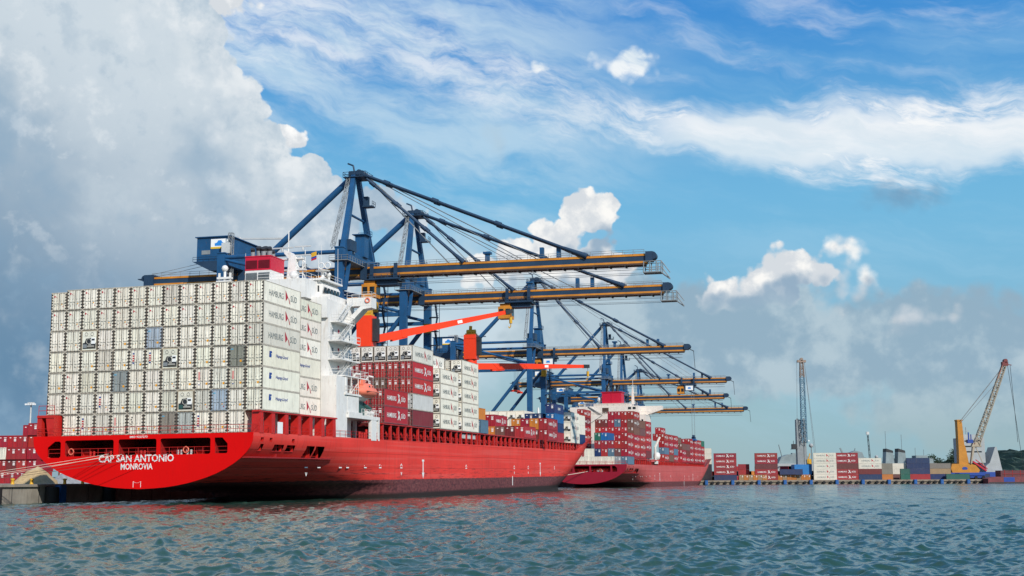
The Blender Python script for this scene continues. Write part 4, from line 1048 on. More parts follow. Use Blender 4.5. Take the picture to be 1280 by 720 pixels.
    for x, y, h in ((-7.0, 36, 6.4), (-4.9, 38, 6.0), (-6.2, 33, 4.5), (-21, 37, 6)):
        a = MB(); a.tube((x, y, 34.5), (x, y, 34.5 + h), .05, .03, n=5); a.build('whip_antenna', [M_['white']], ship)
    for x, y, z, r in ((-9.3, 30.2, 35.2, .65), (-6.2, 35.2, 36.0, .5), (-19.7, 27.2, 36.3, .55), (-4.9, 34.2, 35.6, .42)):
        a = MB(); a.tube((x, y, 34.2), (x, y, z), .22, n=8); a.lathe((x, y, z), [(.01, -r), (r * .7, -r * .7), (r, 0), (r * .75, r * .66), (r * .35, r * .92), (.01, r)], 12)
        if x < -19: a.box(x - 1.2, x + 1.2, y - .4, y + .4, 34.6, 34.9); a.box(x - 1.1, x - .8, y - .1, y + .1, 33.0, 35.6); a.box(x + .8, x + 1.1, y - .1, y + .1, 33.0, 35.6)
        a.build('satellite_dome', [M_['white']], ship)
    a = MB(); a.box(-20.9, -18.5, 26.6, 27.8, 29.0, 34.3); a.build('dome_platform', [M_['white']], ship)
    sr = MB(); sr.lathe((-5.6, 33.4, 34.6), [(.9, .3), (.25, .6), (.25, 1.4), (1.2, 1.5), (1.2, 1.6)], 10); ring(sr, (-5.9, 33.4, 37.0), .5, .1, 'y', 12); ring(sr, (-4.8, 33.4, 37.0), .5, .1, 'y', 12); sr.build('searchlight_stand', [M_['white']], ship)
    rl = MB(); rl.rail([(-14, 27, 34.0), (-5.7, 27, 34.0), (-5.7, 31, 34.0)], h=1, r=.035); rl.rail([(-3.0, 37.4, 32.1), (1.2, 37.4, 32.1), (1.2, 39.5, 32.1), (-3, 39.5, 32.1)], h=.9, r=.03); rl.rail([(-4.5, 31, 34.6), (-4.5, 38.8, 34.6)], h=.9, r=.03); rl.build('bridge_rail', [M_['white']], ship)
deckhouse_near(ship1)
sp_ = [(.25, 1), (3.9, 1), (8.2, 1), (12.6, 1), (16.6, 1), (21.0, 1), (25.4, 1)]
deck_posts(ship1, sp_, DECK, BASE)
pts_ = []
for s in (46.9, 61.7, 78.2, 93.0, 106.9, 121, 133.5, 146, 159, 172, 187, 202.5): pts_ += [(s + .2, 0), (s + 4.2, 0), (s + 8.1, 0), (s + 11.9, 0)]
deck_posts(ship1, pts_, DECK, BASE)
mb = MB(); mb.box(-28.6, -5.2, 27, 226, 9.0, 11.6); mb.box(-31, -3.6, -.2, 26, 9.0, 9.12); mb.box(-28.6, -5.4, .4, 26, 9.12, 11.9); mb.build('hatch_coaming', [M_['holdshade']], ship1)
mb = MB(); mb.box(-31.5, -1.0, 46.6, 74.2, 11.65, 12.14); mb.box(-31.5, -1.0, 77.8, 105.6, 11.65, 12.14); mb.box(-31.5, -1.0, 106.4, 215, 11.65, 12.14); mb.build('hatch_cover', [M_['holdshade']], ship1)
mb = MB(); mb.box(-.9, -.05, -.6, 26.4, 11.95, 12.17); mb.build('pedestal_beam', [M_['trimred']], ship1)
for (a, b) in ((46.6, 74.0), (78.0, 105.4), (106.6, 159.0), (171.8, 215.0)):
    mb = MB(); mb.box(-.75, -.12, a, b, 11.95, 12.16); mb.build('pedestal_beam', [M_['trimred']], ship1)
rl = MB(); rl.rail([(-32.3, -1.8, DECK), (-.6, -1.8, DECK)], h=1.05, r=.035, gap=1.6); rl.rail([(-32.3, -1.7, DECK), (-32.3, 0, DECK)], h=1.05, r=.035); rl.build('stern_rail', [M_['trimred']], ship1)
rl = MB(); rl.rail([(-.28, -1.5, DECK), (-.28, 60, deck_z(60)), (-.28, 130, deck_z(130)), (-.28, 207, deck_z(207))], h=1.0, r=.03, gap=2.2); rl.build('deck_rail', [M_['trimred']], ship1)
mb = MB(); mb.box(-32.6, -30.0, -1.6, .8, 11.75, 12.1); mb.box(-32.6, -31.9, -1.5, .2, DECK, 11.75); mb.prism([(-30.0, DECK), (-30.0, 11.75), (-31.3, 11.75), (-30.9, DECK)], 'y', -1.5, .2); mb.box(-32, -30, .25, .5, DECK, 11.8); mb.rail([(-32.5, -1.4, 12.1), (-30.1, -1.4, 12.1)], h=1.3, r=.04, gap=.8); mb.build('corner_house', [M_['trimred']], ship1)
mb = MB(); mb.box(-.2, -.14, 5.4, 7.0, DECK + .05, DECK + 1.6); mb.build('notice_board', [M_['signwhite']], ship1)
for s in (2.0, 6.0, 14.8, 18.5, 23.0):
    mb = MB(); mb.tube((-1.6, s, DECK), (-1.6, s, DECK + .9), .2, n=8); mb.tube((-1.6, s + .6, DECK), (-1.6, s + .6, DECK + 1.3), .12, n=8); mb.box(-1.9, -1.3, s - .3, s + .9, DECK, DECK + .12); mb.build('deck_fitting', [M_['trimred']], ship1)
for s in range(112, 200, 9):
    mb = MB(); mb.box(-1.6, -.9, s, s + .9, deck_z(s), deck_z(s) + 1.7); mb.tube((-1.2, s + 1.6, deck_z(s)), (-1.2, s + 1.6, deck_z(s) + 1.4), .25, n=8); mb.box(-1.4, -1.0, s + .5, s + 1.7, deck_z(s), deck_z(s) + .2); mb.build('deck_fitting', [M_['trimred']], ship1)
mb = MB()
for k in range(8): mb.box(-1.0, -.55, 93.6 + k * 1.4, 94.6 + k * 1.4, 10.8, 11.7)
mb.box(-.9, -.6, 93.5, 104.8, 10.95, 11.15); mb.build('lashing_bin', [M_['lightgrey']], ship1)

# forecastle gear
mb = MB(); mb.lathe((-16.4, 232, 11), [(.6, 0), (.5, 6), (.35, 12), (.2, 13)], 10); mb.build('foremast', [M_['white']], ship1)

def ship_crane(ship, base, zt, tip, zb, w=3.0):
    x, s = base; mb = MB()
    mb.tube((x, s, 9.0), (x, s, zt - 6.0), 1.35, n=16); mb.box(x - w / 2, x + w / 2, s - w / 2, s + w / 2, zt - 6.0, zt)
    c = mb.build('deck_crane', [M_['orange']], ship)
    wn_ = MB(); wn_.tube((x - 1.1, s, zt + .7), (x + 1.1, s, zt + .7), .65, n=12); wn_.box(x - 1.3, x + 1.3, s - 1.0, s + .9, zt, zt + .35); wn_.tube((x - .4, s + .4, zt + .4), (x - .1, s - .1, zt + 2.2), .4, n=10); wn_.build('winch', [M_['yellow']], c)
    b = MB(); p = Vector((x, s, zb)); q = Vector(tip); d = (q - p); dn = d.normalized()
    st = p + dn * (w * .45)
    b.beam(st, p + d * .22, 1.0, 1.5); b.beam(p + d * .22, q, 1.1, 1.55, taper=.5); b.beam(p + d * .16 - Vector((0, 0, .9)), p + d * .26 - Vector((0, 0, .75)), .9, .5)
    bo = b.build('boom', [M_['orange']], c)
    mk = MB(); k = p + d * .62; sn = dn.cross(Vector((0, 0, 1))).normalized()
    mk.beam(k - dn * .6 + sn * .46, k + dn * .6 + sn * .46, .02, .6); mk.build('boom_plate', [M_['signwhite']], bo)
    h = MB(); h.beam(q - dn * 1.6, q + dn * .3, .9, .9, 0); h.tube(q, q - Vector((0, 0, 1.4)), .05, n=4, m=0); h.tube(q - Vector((0, 0, 1.3)), q - Vector((0, 0, 2.6)), .35, n=10, m=1); h.path([q - Vector((0, 0, 2.6)), q - Vector((0, 0, 3.2)), q - Vector((.3, 0, 3.6)), q - Vector((.5, 0, 3.2))], .1, n=6, m=1)
    h.build('hook_block', [M_['dark'], M_['yellow']], c)
    cb = MB(); cb.box(x + w / 2, x + w / 2 + .9, s - .9, s + .9, zt - 5, zt - .6); cb.build('ladder_cage', [M_['dark']], c)
    return c
ship_crane(ship1, (-14.3, 76.0), 34.2, (7.7, 103.5, 37.6), 29.4)
ship_crane(ship1, (-12.1, 142.0), 37.3, (11.1, 171.5, 31.2), 29.6)

# lifeboat in its davits
lb = thing('lifeboat', 'coral enclosed lifeboat hanging beside the nearest ship\'s deckhouse', 'lifeboat', SHIP1 @ Tr(-.55, 39.7, 16.0))
def loft(secs, mb, m=0):
    k = len(secs[0]); vs = [p for s_ in secs for p in s_]
    mb.add(vs, [(i * k + j, i * k + (j + 1) % k, (i + 1) * k + (j + 1) % k, (i + 1) * k + j) for i in range(len(secs) - 1) for j in range(k)], m, True); return mb
def capsule(z0, z1, L, W, n=16):
    secs = []
    for i in range(13):
        u = -1 + 2 * i / 12; k = max(.02, (1 - abs(u) ** 2.6)) ** .5; zc = (z0 + z1) / 2; hh = (z1 - z0) / 2
        secs.append([(W * k * math.cos(2 * math.pi * j / n), L * u, zc + hh * (k * .9 + .1 if math.sin(2 * math.pi * j / n) < 0 else k) * math.sin(2 * math.pi * j / n)) for j in range(n)])
    return secs
mb = MB(); loft(capsule(-.1, 1.9, 3.9, 1.35), mb); mb.box(-1.38, 1.38, -2.6, 2.6, .9, 1.02); mb.build('hull', [M_['lifeorange']], lb)
mb = MB(); loft(capsule(.6, 2.35, 2.9, 1.1), mb); mb.box(-.5, .5, -2.6, -1.5, 1.9, 2.75); mb.build('canopy', [M_['lifeorange']], lb)
windows(lb, [(1.0, 1.08, y, y + .4, 1.6, 1.85) for y in (-1.2, .2, 1.2)])

# ---- the farther ship ---------------------------------------------------------------------------
ship2 = thing('container_ship', 'farther red container ship ahead of the first, shadowed red stern and cream deckhouse', 'ship', SHIP2)
M_['hullredshade'] = mat('shaded_red_transom', (.27, .008, .024), .4, var=.08, streak=.1, streakcol=(.2, .05, .06))  # hull red darkened, so the shadow on this stern is in the paint
build_hull(ship2, M_['hullside2'], M_['hullredshade'], 'CAP HARRIETT', 'MONROVIA', None)
for ch in ship2.children: ch.matrix_local = Tr(0, -4.0, -.75) @ ch.matrix_local      # she lies deeper than the first ship
mb = MB()
mb.box(-29.0, -7.5, 46, 58, 8.4, 25.9); mb.box(-31.5, -2.4, 46, 58, 25.9, 29.0); mb.box(-30.0, -5.5, 46.5, 58, 29.0, 32.6); mb.box(-24, -9, 47, 56, 32.6, 33.6)
mb.prism([(-6, 28.2), (3.0, 31.2), (3.0, 32.8), (-6, 32.8)], 'y', 54.5, 57.5); mb.prism([(2 * HC + 6, 32.8), (2 * HC - 3.0, 32.8), (2 * HC - 3.0, 31.2), (2 * HC + 6, 28.2)], 'y', 54.5, 57.5)
d2 = mb.build('deckhouse', [M_['cream']], ship2)
windows(d2, [(x, x + 1.2, 46.4, 46.6, 31.2, 32.1) for x in (-9.5, -7.6)] + [(x, x + .7, 45.95, 46.1, 26.2, 27.0) for x in (-27.5, -12.5, -4)])
windows(d2, [(-20.2, -17.6, 46.4, 46.6, 29.7, 31.9)], 'brownrail')
f2 = MB(); f2.box(-20.6, -12.6, 48, 54, 33.6, 38.4); f2.box(-21, -12.3, 47.7, 54.3, 38.2, 38.5); f2.beam((-16.6, 47.95, 33.8), (-16.6, 47.95, 38.2), .25, .15); f2.build('funnel', [M_['crimson']], ship2)
for x in (-18.8, -16.4, -14.6):
    mb = MB(); mb.tube((x, 50, 38.4), (x, 50, 40.4), .6, n=10); mb.tube((x, 50, 40.4), (x + .3, 49.5, 41.4), .5, n=10); mb.build('exhaust_pipe', [M_['dark']], ship2)
mb = MB(); mb.prism([(-9.2, 33.6), (-8.0, 33.6), (-8.4, 40.5), (-8.9, 40.5)], 'y', 52, 53); mb.box(-10.6, -6.8, 52.1, 52.9, 38.0, 38.2); mb.tube((-8.6, 52.5, 40.4), (-8.6, 52.5, 43.5), .1, n=5); mb.build('radar_mast', [M_['cream']], ship2)
mb = MB(); mb.lathe((-22.0, 50, 34.4), [(.3, -1), (.4, 0), (1.0, .7), (1.1, 1.3), (.7, 2.0), (.02, 2.2)], 12); mb.build('satellite_dome', [M_['white']], ship2)
rl = MB(); rl.rail([(-29.8, 46.7, 32.6), (-5.7, 46.7, 32.6)], h=1.1, r=.06, gap=2.4); rl.rail([(-31.3, 46.2, 29.0), (-1.4, 46.2, 29.0), (-1.4, 57.8, 29.0)], h=1.1, r=.06, gap=2.4); rl.build('deckhouse_rail', [M_['cream']], ship2)
st = MB(); st.beam((-28, 45.8, 24), (-20, 45.8, 29.0), .5, .15); st.beam((-20, 45.8, 29.2), (-26, 46.3, 32.6), .5, .15); st.build('stair', [M_['lightgrey']], ship2)
pts_ = []
for s in (8, 20.5, 33, 63.5, 76.2, 89, 101.6, 114, 126.2, 138.8, 151, 165.8, 178, 190.2): pts_ += [(s + .2, 0), (s + 4.2, 0), (s + 8.1, 0), (s + 11.9, 0)]
deck_posts(ship2, pts_, DECK, 10.75, dz=-.75); deck_posts(ship2, [(-4.2, 0), (-1.0, 0), (2.2, 0), (5.6, 0)], DECK, 11.3, dz=-.75)
mb = MB(); mb.box(-28.6, -5.2, 8, 204, 9.0, 10.4); mb.build('hatch_coaming', [M_['holdshade']], ship2)
mb = MB(); mb.box(-.75, -.12, 7.9, 57.5, 10.45, 10.8); mb.box(-.75, -.12, 63.4, 203, 10.45, 10.58); mb.build('pedestal_beam', [M_['trimred']], ship2)
rl = MB(); rl.rail([(-32.3, -5.8, DECK - .75), (-.6, -5.8, DECK - .75)], h=1.1, r=.06, gap=2.4); rl.build('stern_rail', [M_['trimred']], ship2)
mb = MB(); mb.box(-1.0, -.2, 57.4, 61.4, 9.2, 10.4); mb.box(-.9, -.3, 57.6, 58.4, 10.4, 15.5); mb.lathe((-.6, 60.3, 12.4), [(.02, -1.6), (1.2, -1.3), (1.5, 0), (1.2, 1.3), (.02, 1.6)], 12); mb.build('provision_gear', [M_['white']], ship2)
mb = MB(); mb.tube((-1.0, 59.0, 9.2), (-1.0, 59.0, 16.0), .4, n=8); mb.beam((-1.0, 59, 16), (.5, 62, 20.2), .6, .6); mb.build('provision_crane', [M_['cream']], ship2)
# ------------------------------------------------------------------ quay under the gantries
GZ = 2.6
mb = MB(); mb.box(-420, -34.3, -120, 640, -6, GZ - .35, 0); mb.box(-420, -34.0, -120, 640, GZ - .35, GZ, 0)
for y in np.arange(-118, 60, 6.0): mb.box(-34.32, -34.27, y - .04, y + .04, -.5, GZ - .36, 1)
q_ = mb.build('quay', [M_['concrete'], M_['dark']], None, QUAY, kind='structure')
for y, lab in ((-9.0, 'round black rubber fender at the far left of the quay wall'), (3.6, 'round black rubber fender beside the blue one, by the nearest stern'), (18.0, 'round black rubber fender in the shade under the nearest stern')):
    tag(MB().tube((0, 0, 0), (0, 0, 2.3), .95, n=16).build('fender', [M_['tyre']], None, QUAY @ Tr(-33.3, y, -.1)), lab, 'fender', 'fenders on the near quay')
tag(MB().box(-.5, .5, -.75, .75, 0, 2.5).box(.5, .62, -.65, .65, .1, 2.4).build('fender', [M_['fenderblue']], None, QUAY @ Tr(-33.7, 6.0, -.05)), 'blue fender block on the quay wall by the nearest stern', 'fender', 'fenders on the near quay')
for i, y in enumerate((-3.0, 1.2, 9.0, 13.5)):
    b = MB(); b.lathe((0, 0, 0), [(.30, 0), (.24, .06), (.20, .5), (.30, .62), (.30, .74), (.02, .8)], 12)
    tag(b.build('bollard', [M_['yellow']], None, QUAY @ Tr(-35.0, y, GZ)), f"yellow mooring bollard on the left quay edge, {ORD[i + 1]} from the left", 'bollard', 'yellow bollards on the near quay')
def heap(name, label, cat, m, M, rx, ry, h, seed):
    g = random.Random(seed); mb = MB(); n = 22; rings = 7; vs = []
    for j in range(rings + 1):
        k = j / rings
        for i in range(n):
            a = 2 * math.pi * i / n; r = (1 - k) ** .85 + .02; z = h * (k ** .9) + g.uniform(-.12, .12) * h * (.3 if j else 0)
            f = 1 + .16 * math.sin(3 * a + seed) + g.uniform(-.05, .05)
            vs.append((rx * r * f * math.cos(a), ry * r * f * math.sin(a), max(0, z)))
    mb.add(vs, [(j * n + i, j * n + (i + 1) % n, (j + 1) * n + (i + 1) % n, (j + 1) * n + i) for j in range(rings) for i in range(n)], 0, True)
    return tag(mb.build(name, [m], None, M), label, cat)
M_['sand'] = mat('tan_sand', (.46, .33, .17), .95, var=.25, vscale=2, bump=.4)
M_['tarp'] = mat('grey_tarpaulin', (.26, .27, .28), .7, var=.4, vscale=1.2, bump=1.0)
heap('sand_pile', 'pile of tan sand on the quay under the nearest ship\'s stern', 'sand pile', M_['sand'], QUAY @ Tr(-60.0, 38.5, GZ), 3.0, 4.6, 2.9, 3)
heap('tarpaulin_pile', 'grey crumpled tarpaulin heap on the quay beside the tan sand', 'pile', M_['tarp'], QUAY @ Tr(-60.0, 50, GZ), 3.0, 6.0, 2.9, 8)
# mooring lines from the transom to the quay far left
for t0, z0, t1, s1_, z1, sag, m, nm in ((-21.0, 6.7, -36, -14.5, 3.4, .10, 'rope', 'pale, highest, from the port stern opening'), (-19.0, 6.62, -36.2, -13.5, 3.25, .12, 'rope', 'pale, second, from the middle stern opening'), (-20.4, 6.55, -36.0, -12.0, 3.1, .15, 'rope', 'pale and thin, lowest of the light ones'),
        (-17.2, 6.58, -36.4, -11, 2.9, .15, 'ropedark', 'dark, crossing under the first letters'), (-12.2, 6.62, -36.4, -11.6, 2.8, .2, 'ropedark', 'dark and longest, from the starboard stern opening')):
    a = QUAY.inverted() @ (SHIP1 @ Vector((t0, -2.25, z0))); b = Vector((t1, s1_, z1)); pts = []
    for k in range(17):
        u = k / 16; p = a.lerp(b, u); p.z -= sag * 4 * u * (1 - u); pts.append(p)
    mb = MB(); mb.path(pts, .030, n=6)
    tag(mb.build('mooring_line', [M_[m]], None, QUAY), f"mooring line {nm}", 'rope', 'mooring lines at the nearest stern')

# ------------------------------------------------------------------ ship-to-shore gantry cranes
def gantry(y0, dy, tip, back, zb, apex, label, trolley=None, tipcage=True, stays=(20, -10), house=True, seed=0, spreader=None, house_dz=0.0):
    g = thing('gantry_crane', label, 'crane', QUAY @ Tr(0, y0, 0), 'blue gantry cranes along the quay')
    B, N, O = M_['craneblue'], M_['cranedark'], M_['craneorange']
    XW, XL = -37.0, -67.0; zt = zb + 4.0
    for x in (XW, XL):
        for sy in (-1, 1):
            mb = MB(); y = sy * dy
            mb.box(x - .95, x + .95, y - .75, y + .75, GZ + 2.2, zt); mb.box(x - 1.1, x + 1.1, y - .9, y + .9, zt, zt + .25)
            lg = mb.build('leg', [B], g)
            bo = MB(); bo.box(x - .7, x + .7, y - 4, y + 4, GZ + .7, GZ + 2.2)
            for k in range(4): bo.tube((x - .35, y - 3 + 2 * k, GZ + .4), (x + .35, y - 3 + 2 * k, GZ + .4), .4, n=10)
            bo.build('bogie', [M_['dark']], lg)
        mb = MB(); mb.box(x - .8, x + .8, -dy + .75, dy - .75, GZ + 5.5, GZ + 7.6); mb.build('sill_beam', [B], g)
        mb = MB(); mb.box(x - .7, x + .7, -dy + .75, dy - .75, zb + 1.6, zb + 4.0); mb.build('portal_beam', [B], g)
    for sy in (-1, 1):
        y = sy * dy
        mb = MB(); mb.tube((XW - .9, y, zt - .9), (XL + .9, y, zt - .9), .5, n=10); mb.build('tie_tube', [B], g)
        mb = MB(); mb.beam((XW - .9, y, zb - 5.5), (XL + .9, y, zb - 5.5), .8, 1.0); mb.build('tie_beam', [B], g)
        mb = MB(); mb.tube((XL + .9, y, GZ + 8), (XW - .9, y, zb - 6.5), .62, n=10); mb.build('brace', [B], g)
        mb = MB(); mb.tube((XL + .9, y, zt - 1.5), (XW - .9, y, zb - 4.8), .42, n=8); mb.build('brace', [B], g)
        # A-frame leg
        mb = MB(); mb.beam((XW, y * .82, zt), (XW - .8, sy * 1.3, apex - 1.2), 1.5, 1.3, up=(1, 0, 0), taper=.8); mb.build('pylon_leg', [B], g)
        mb = MB(); mb.tube((XW - .5, y * .5, zt + (apex - zt) * .45), (XW - .5, 0, zt + (apex - zt) * .45), .3, n=8); mb.build('pylon_tie', [B], g)
    mb = MB(); mb.box(XW - 2.0, XW + 1.6, -1.8, 1.8, apex - 1.6, apex - .2); mb.tube((XW - 1.2, 0, apex - .2), (XW - 1.6, 0, apex + 1.6), .22, n=6); mb.tube((XW - 1.6, 0, apex + 1.6), (XW - 3.0, 0, apex + 2.2), .22, n=6)
    for k in (-1, 1): mb.tube((XW + .6, k * 1.9, apex - .7), (XW + .6, k * 1.2, apex - .7), .8, n=12)
    hd = mb.build('pylon_head', [M_['cranedark']], g)
    rl = MB(); rl.box(XW - 3.2, XW + 2.6, -2.6, 2.6, apex - 1.9, apex - 1.75); rl.rail([(XW - 3.2, -2.6, apex - 1.8), (XW + 2.6, -2.6, apex - 1.8), (XW + 2.6, 2.6, apex - 1.8), (XW - 3.2, 2.6, apex - 1.8), (XW - 3.2, -2.6, apex - 1.8)], h=1.2, r=.06, gap=1.2)
    rl.build('head_platform', [M_['cranedark']], g); rl = MB(); rl.box(XW + .4, XW + 3.0, 1.2, 3.4, apex - 8.6, apex - 8.3); rl.box(XW + .6, XW + 1.8, 1.4, 2.6, apex - 8.3, apex - 6.0); rl.rail([(XW + 3.0, 1.2, apex - 8.3), (XW + 3.0, 3.4, apex - 8.3)], h=1.1, r=.06, gap=1.1); rl.build('pylon_platform', [M_['cranedark']], g)
    # girder and boom: dark web, orange flanges, brown rail underside
    def girder(name, xa, xb):
        mb = MB(); mb.box(xa, xb, -1.0, 1.0, zb - .62, zb + .56, 0)
        mb.box(xa - .01, xb + .01, -1.12, 1.12, zb + .56, zb + 1.04, 1); mb.box(xa - .01, xb + .01, -1.12, 1.12, zb - 1.14, zb - .62, 1); mb.box(xa + .3, xb - .3, -1.5, 1.5, zb - 1.55, zb - 1.14, 2)
        n = int((xb - xa) / 3.6)
        for k in range(n): x = xa + 1.8 + 3.6 * k; mb.box(x - .18, x + .18, -1.6, 1.6, zb - 1.8, zb - 1.55, 3)
        return mb.build(name, [N, O, M_['brownrail'], M_['dark']], g)
    gi = girder('girder', back, XW + 2.0); bm = girder('boom', XW + 2.3, tip)
    rl = MB(); rl.rail([(XW + 3, -1.3, zb + 1.0), (tip - .5, -1.3, zb + 1.0)], h=1.0, r=.045, gap=2.4); rl.rail([(XW + 3, 1.3, zb + 1.0), (tip - .5, 1.3, zb + 1.0)], h=1.0, r=.045, gap=2.4); rl.build('walkway_rail', [M_['grey']], bm)
    rl = MB(); rl.rail([(back + .5, -1.3, zb + 1.0), (XL - 1, -1.3, zb + 1.0)], h=1.0, r=.045, gap=2.4); rl.build('walkway_rail', [M_['grey']], gi)
    for x in (XW + 2.1, XL):
        mb = MB(); mb.box(x - .8, x + .8, -1.7, 1.7, zb - 1.9, zb + 1.9); mb.build('girder_hanger', [N], g)
    for k, x in enumerate((tip * .15 + XW * .5 + 9, tip * .2 + 2, tip * .2 + 6)):
        mb = MB(); mb.box(x - .45, x + .45, -.6, .6, zb + 1.0, zb + (3.2 if k == 0 else 3.8)); 
        if k == 0: mb.box(x - .9, x + .9, -.9, .9, zb + 2.9, zb + 3.4)
        mb.build('stay_post', [B], bm)
    # back end sheave block and end stop
    mb = MB(); mb.box(back - 1.6, back + 1.0, -1.7, 1.7, zb - 1.4, zb + 1.6); mb.tube((back - 1.8, -1.2, zb + .8), (back - 1.8, 1.2, zb + .8), .8, n=12); mb.box(back - 3.6, back - 1.2, -1.2, 1.2, zb + .6, zb + .8); mb.build('sheave_block', [N], gi)
    mb = MB(); mb.box(tip - .2, tip + 1.4, -1.5, 1.5, zb - .6, zb + 1.5); mb.tube((tip + 1.4, -1.2, zb + .6), (tip + 1.4, 1.2, zb + .6), .9, n=12); mb.build('sheave_block', [N], bm)
    if tipcage:
        mb = MB(); zc = zb - 3.4
        mb.box(tip - .8, tip + 3.2, -1.6, 1.6, zc, zc + .25); mb.prism([(tip + 3.2, zc), (tip + 5.0, zc - 1.4), (tip + 5.0, zc - 1.2), (tip + 3.2, zc + .25)], 'y', -1.4, 1.4)
        for x in (tip - .7, tip + .7, tip + 2.2, tip + 3.3):
            for y in (-1.5, 1.5): mb.tube((x, y, zc), (x + .1, y, zc + 2.6), .13, n=5)
        for z in (zc + 1.2, zc + 2.6):
            for y in (-1.5, 1.5): mb.tube((tip - .7, y, z), (tip + 3.4, y, z), .1, n=5); mb.tube((tip + 3.4, y, z), (tip + 5.0, y, z - 2.3), .1, n=5)
        mb.build('tip_platform', [M_['grey']], bm)
    else:
        mb = MB(); mb.tube((tip + 1.0, 0, zb), (tip + 3.4, 0, zb - 1.2), .15, n=5); mb.tube((tip + 3.2, 0, zb - 1.0), (tip + 3.6, 0, zb - 7.5), .10, n=5); mb.build('hanging_line', [M_['dark']], bm)
    # stays
    ap = Vector((XW + .8, 0, apex - .8))
    for sy in (-1, 1):
        for xs, r in ((stays[0], .36), (stays[1], .30)):
            a = ap + Vector((0, sy * 1.1, 0)); b = Vector((xs, sy * 1.1, zb + 1.0)); mb = MB(); mb.tube(a, b, r, n=8)
            for k in (.12, .34, .62): c = a.lerp(b, k); dd = (b - a).normalized(); mb.tube(c - dd * .8, c + dd * .8, r * 1.7, n=8)
            mb.tube(b.lerp(a, .10), b, r * 1.1, r * 2.0, n=8); mb.build('forestay', [N], g)
        for xs in (-14, 4):
            mb = MB(); mb.tube(ap + Vector((0, sy * .6, .5)), (xs, sy * .6, zb + 1.2), .07, n=4); mb.tube(ap + Vector((0, sy * .9, .7)), (xs + 3.5, sy * .9, zb + 1.2), .07, n=4); mb.build('hoist_rope', [M_['grey']], g)
    mb = MB(); mb.tube((XW - 1.4, 0, apex - 1.0), (XL + 3.0, 0, zb + 2.2), .78, n=12); mb.tube((XL + 4.6, 0, zb + 3.4), (XL + 1.6, 0, zb + 1.0), 1.0, n=12); mb.build('backstay', [B], g)
    for sy in (-1, 1):
        mb = MB(); mb.tube((XL - 8, sy * 1.5, zb + 4.4), (back - .8, sy * 1.5, zb + 1.4), .06, n=4); mb.tube((back + .5, sy * 1.2, zb - 2.0), (tip - 1, sy * 1.2, zb - 2.2), .05, n=4); mb.tube((back + .5, sy * 1.2, zb - 2.8), (tip - 1, sy * 1.2, zb - 3.4), .05, n=4); mb.build('trolley_rope', [M_['grey']], g)
    # machinery house
    if house:
        z0 = zb + 3.4 + house_dz; z1 = z0 + 6.0; x0, x1 = XL - 9.8, XL - .9; ya, yb = -6.0, 14.0
        mb = MB(); mb.box(x0, x1, ya, yb, z0, z1); mb.box(x0 - .4, x1 + .4, ya - .4, yb + .4, z1, z1 + .2); hs = mb.build('machinery_house', [B], g)
        mb = MB(); mb.prism([(x0 - .8, z0), (x1 + 1.2, z0), (x1 - 1, z0 - 2.4), (x0 + 4, z0 - 2.4)], 'y', ya - .6, yb + .6)
        for x in (x0 + 4.5, x1 - .8):
            for y in (-1.0, 8.0): mb.box(x - .35, x + .35, y - .35, y + .35, zb + .6, z0 - 2.2)
        mb.rail([(x0 - .7, ya - .6, z0), (x1 + 1, ya - .6, z0), (x1 + 1, yb, z0)], h=1.1, r=.05, gap=1.5); mb.build('house_platform', [N], hs)
        sx0 = x0 + (x1 - x0) * .42
        mb = MB(); mb.box(sx0, x1 - .35, ya - .06, ya, z1 - 2.9, z1 - .5, 0); mb.box(sx0, x1 - .35, ya - .08, ya - .06, z1 - 2.9, z1 - 2.45, 1)
        cx = (sx0 + x1) / 2 - .2
        mb.prism([(cx - 1.3, z1 - 2.2), (cx + 1.3, z1 - 2.2), (cx + 1.35, z1 - 1.6), (cx + .7, z1 - 1.35), (cx + .4, z1 - .85), (cx - .4, z1 - .85), (cx - .7, z1 - 1.35), (cx - 1.35, z1 - 1.6)][::-1], 'y', ya - .09, ya - .06, 2)
        mb.build('sign', [M_['signwhite'], M_['stickyellow'], M_['signblue']], hs)
        MB().box(x0 + 1.3, x0 + 3.6, ya - .05, ya, z0 + 1.8, z0 + 2.8).build('louvre', [M_['grey']], hs)
        mb = MB(); mb.box(x1 - 1.6, x1 + .6, ya - 1.4, ya - .1, z0 + 1.6, z0 + 4.2); mb.build('electrical_cabinet', [M_['lightgrey']], hs)
        mb = MB(); lattice(mb, (x1 + .6, ya - .8, zb - 4), (x1 + .6, ya - .8, z1 + .6), 1.0, 1.0, 12, .06); mb.build('ladder_tower', [M_['grey']], hs)
        mb = MB(); mb.tube((x1 - 3.5, yb - 8, z1), (x1 - 3.5, yb - 8, z1 + 2.2), .3, n=8); mb.beam((x1 - 6.4, yb - 8, z1 + 1.9), (x1 + 9.0, yb - 8, z1 + 1.2), .4, .4); mb.box(x1 - 6.2, x1 - 3.4, yb - 9.4, yb - 6.8, z1 + .4, z1 + 2.1); mb.build('service_crane', [M_['lightgrey']], hs)
    # stair tower up the inner far leg, landside light bars
    mb = MB(); x, y = XW + 1.6, dy
    for k in range(11):
        z = GZ + 6 + k * (zb - GZ - 6) / 11; mb.box(x - .6, x + 1.5, y - 1.2, y + 1.2, z, z + .12); mb.rail([(x + 1.5, y - 1.2, z), (x + 1.5, y + 1.2, z)], h=1.1, r=.05, gap=1.2)
        mb.beam((x + .9, y + (-1 if k % 2 else 1), z), (x + .9, y + (1 if k % 2 else -1), z + (zb - GZ - 6) / 11), .5, .1)
    for yy in (y - 1.2, y + 1.2): mb.tube((x + 1.5, yy, GZ + 6), (x + 1.5, yy, zb), .08, n=4)
    mb.build('stair_tower', [N], g)
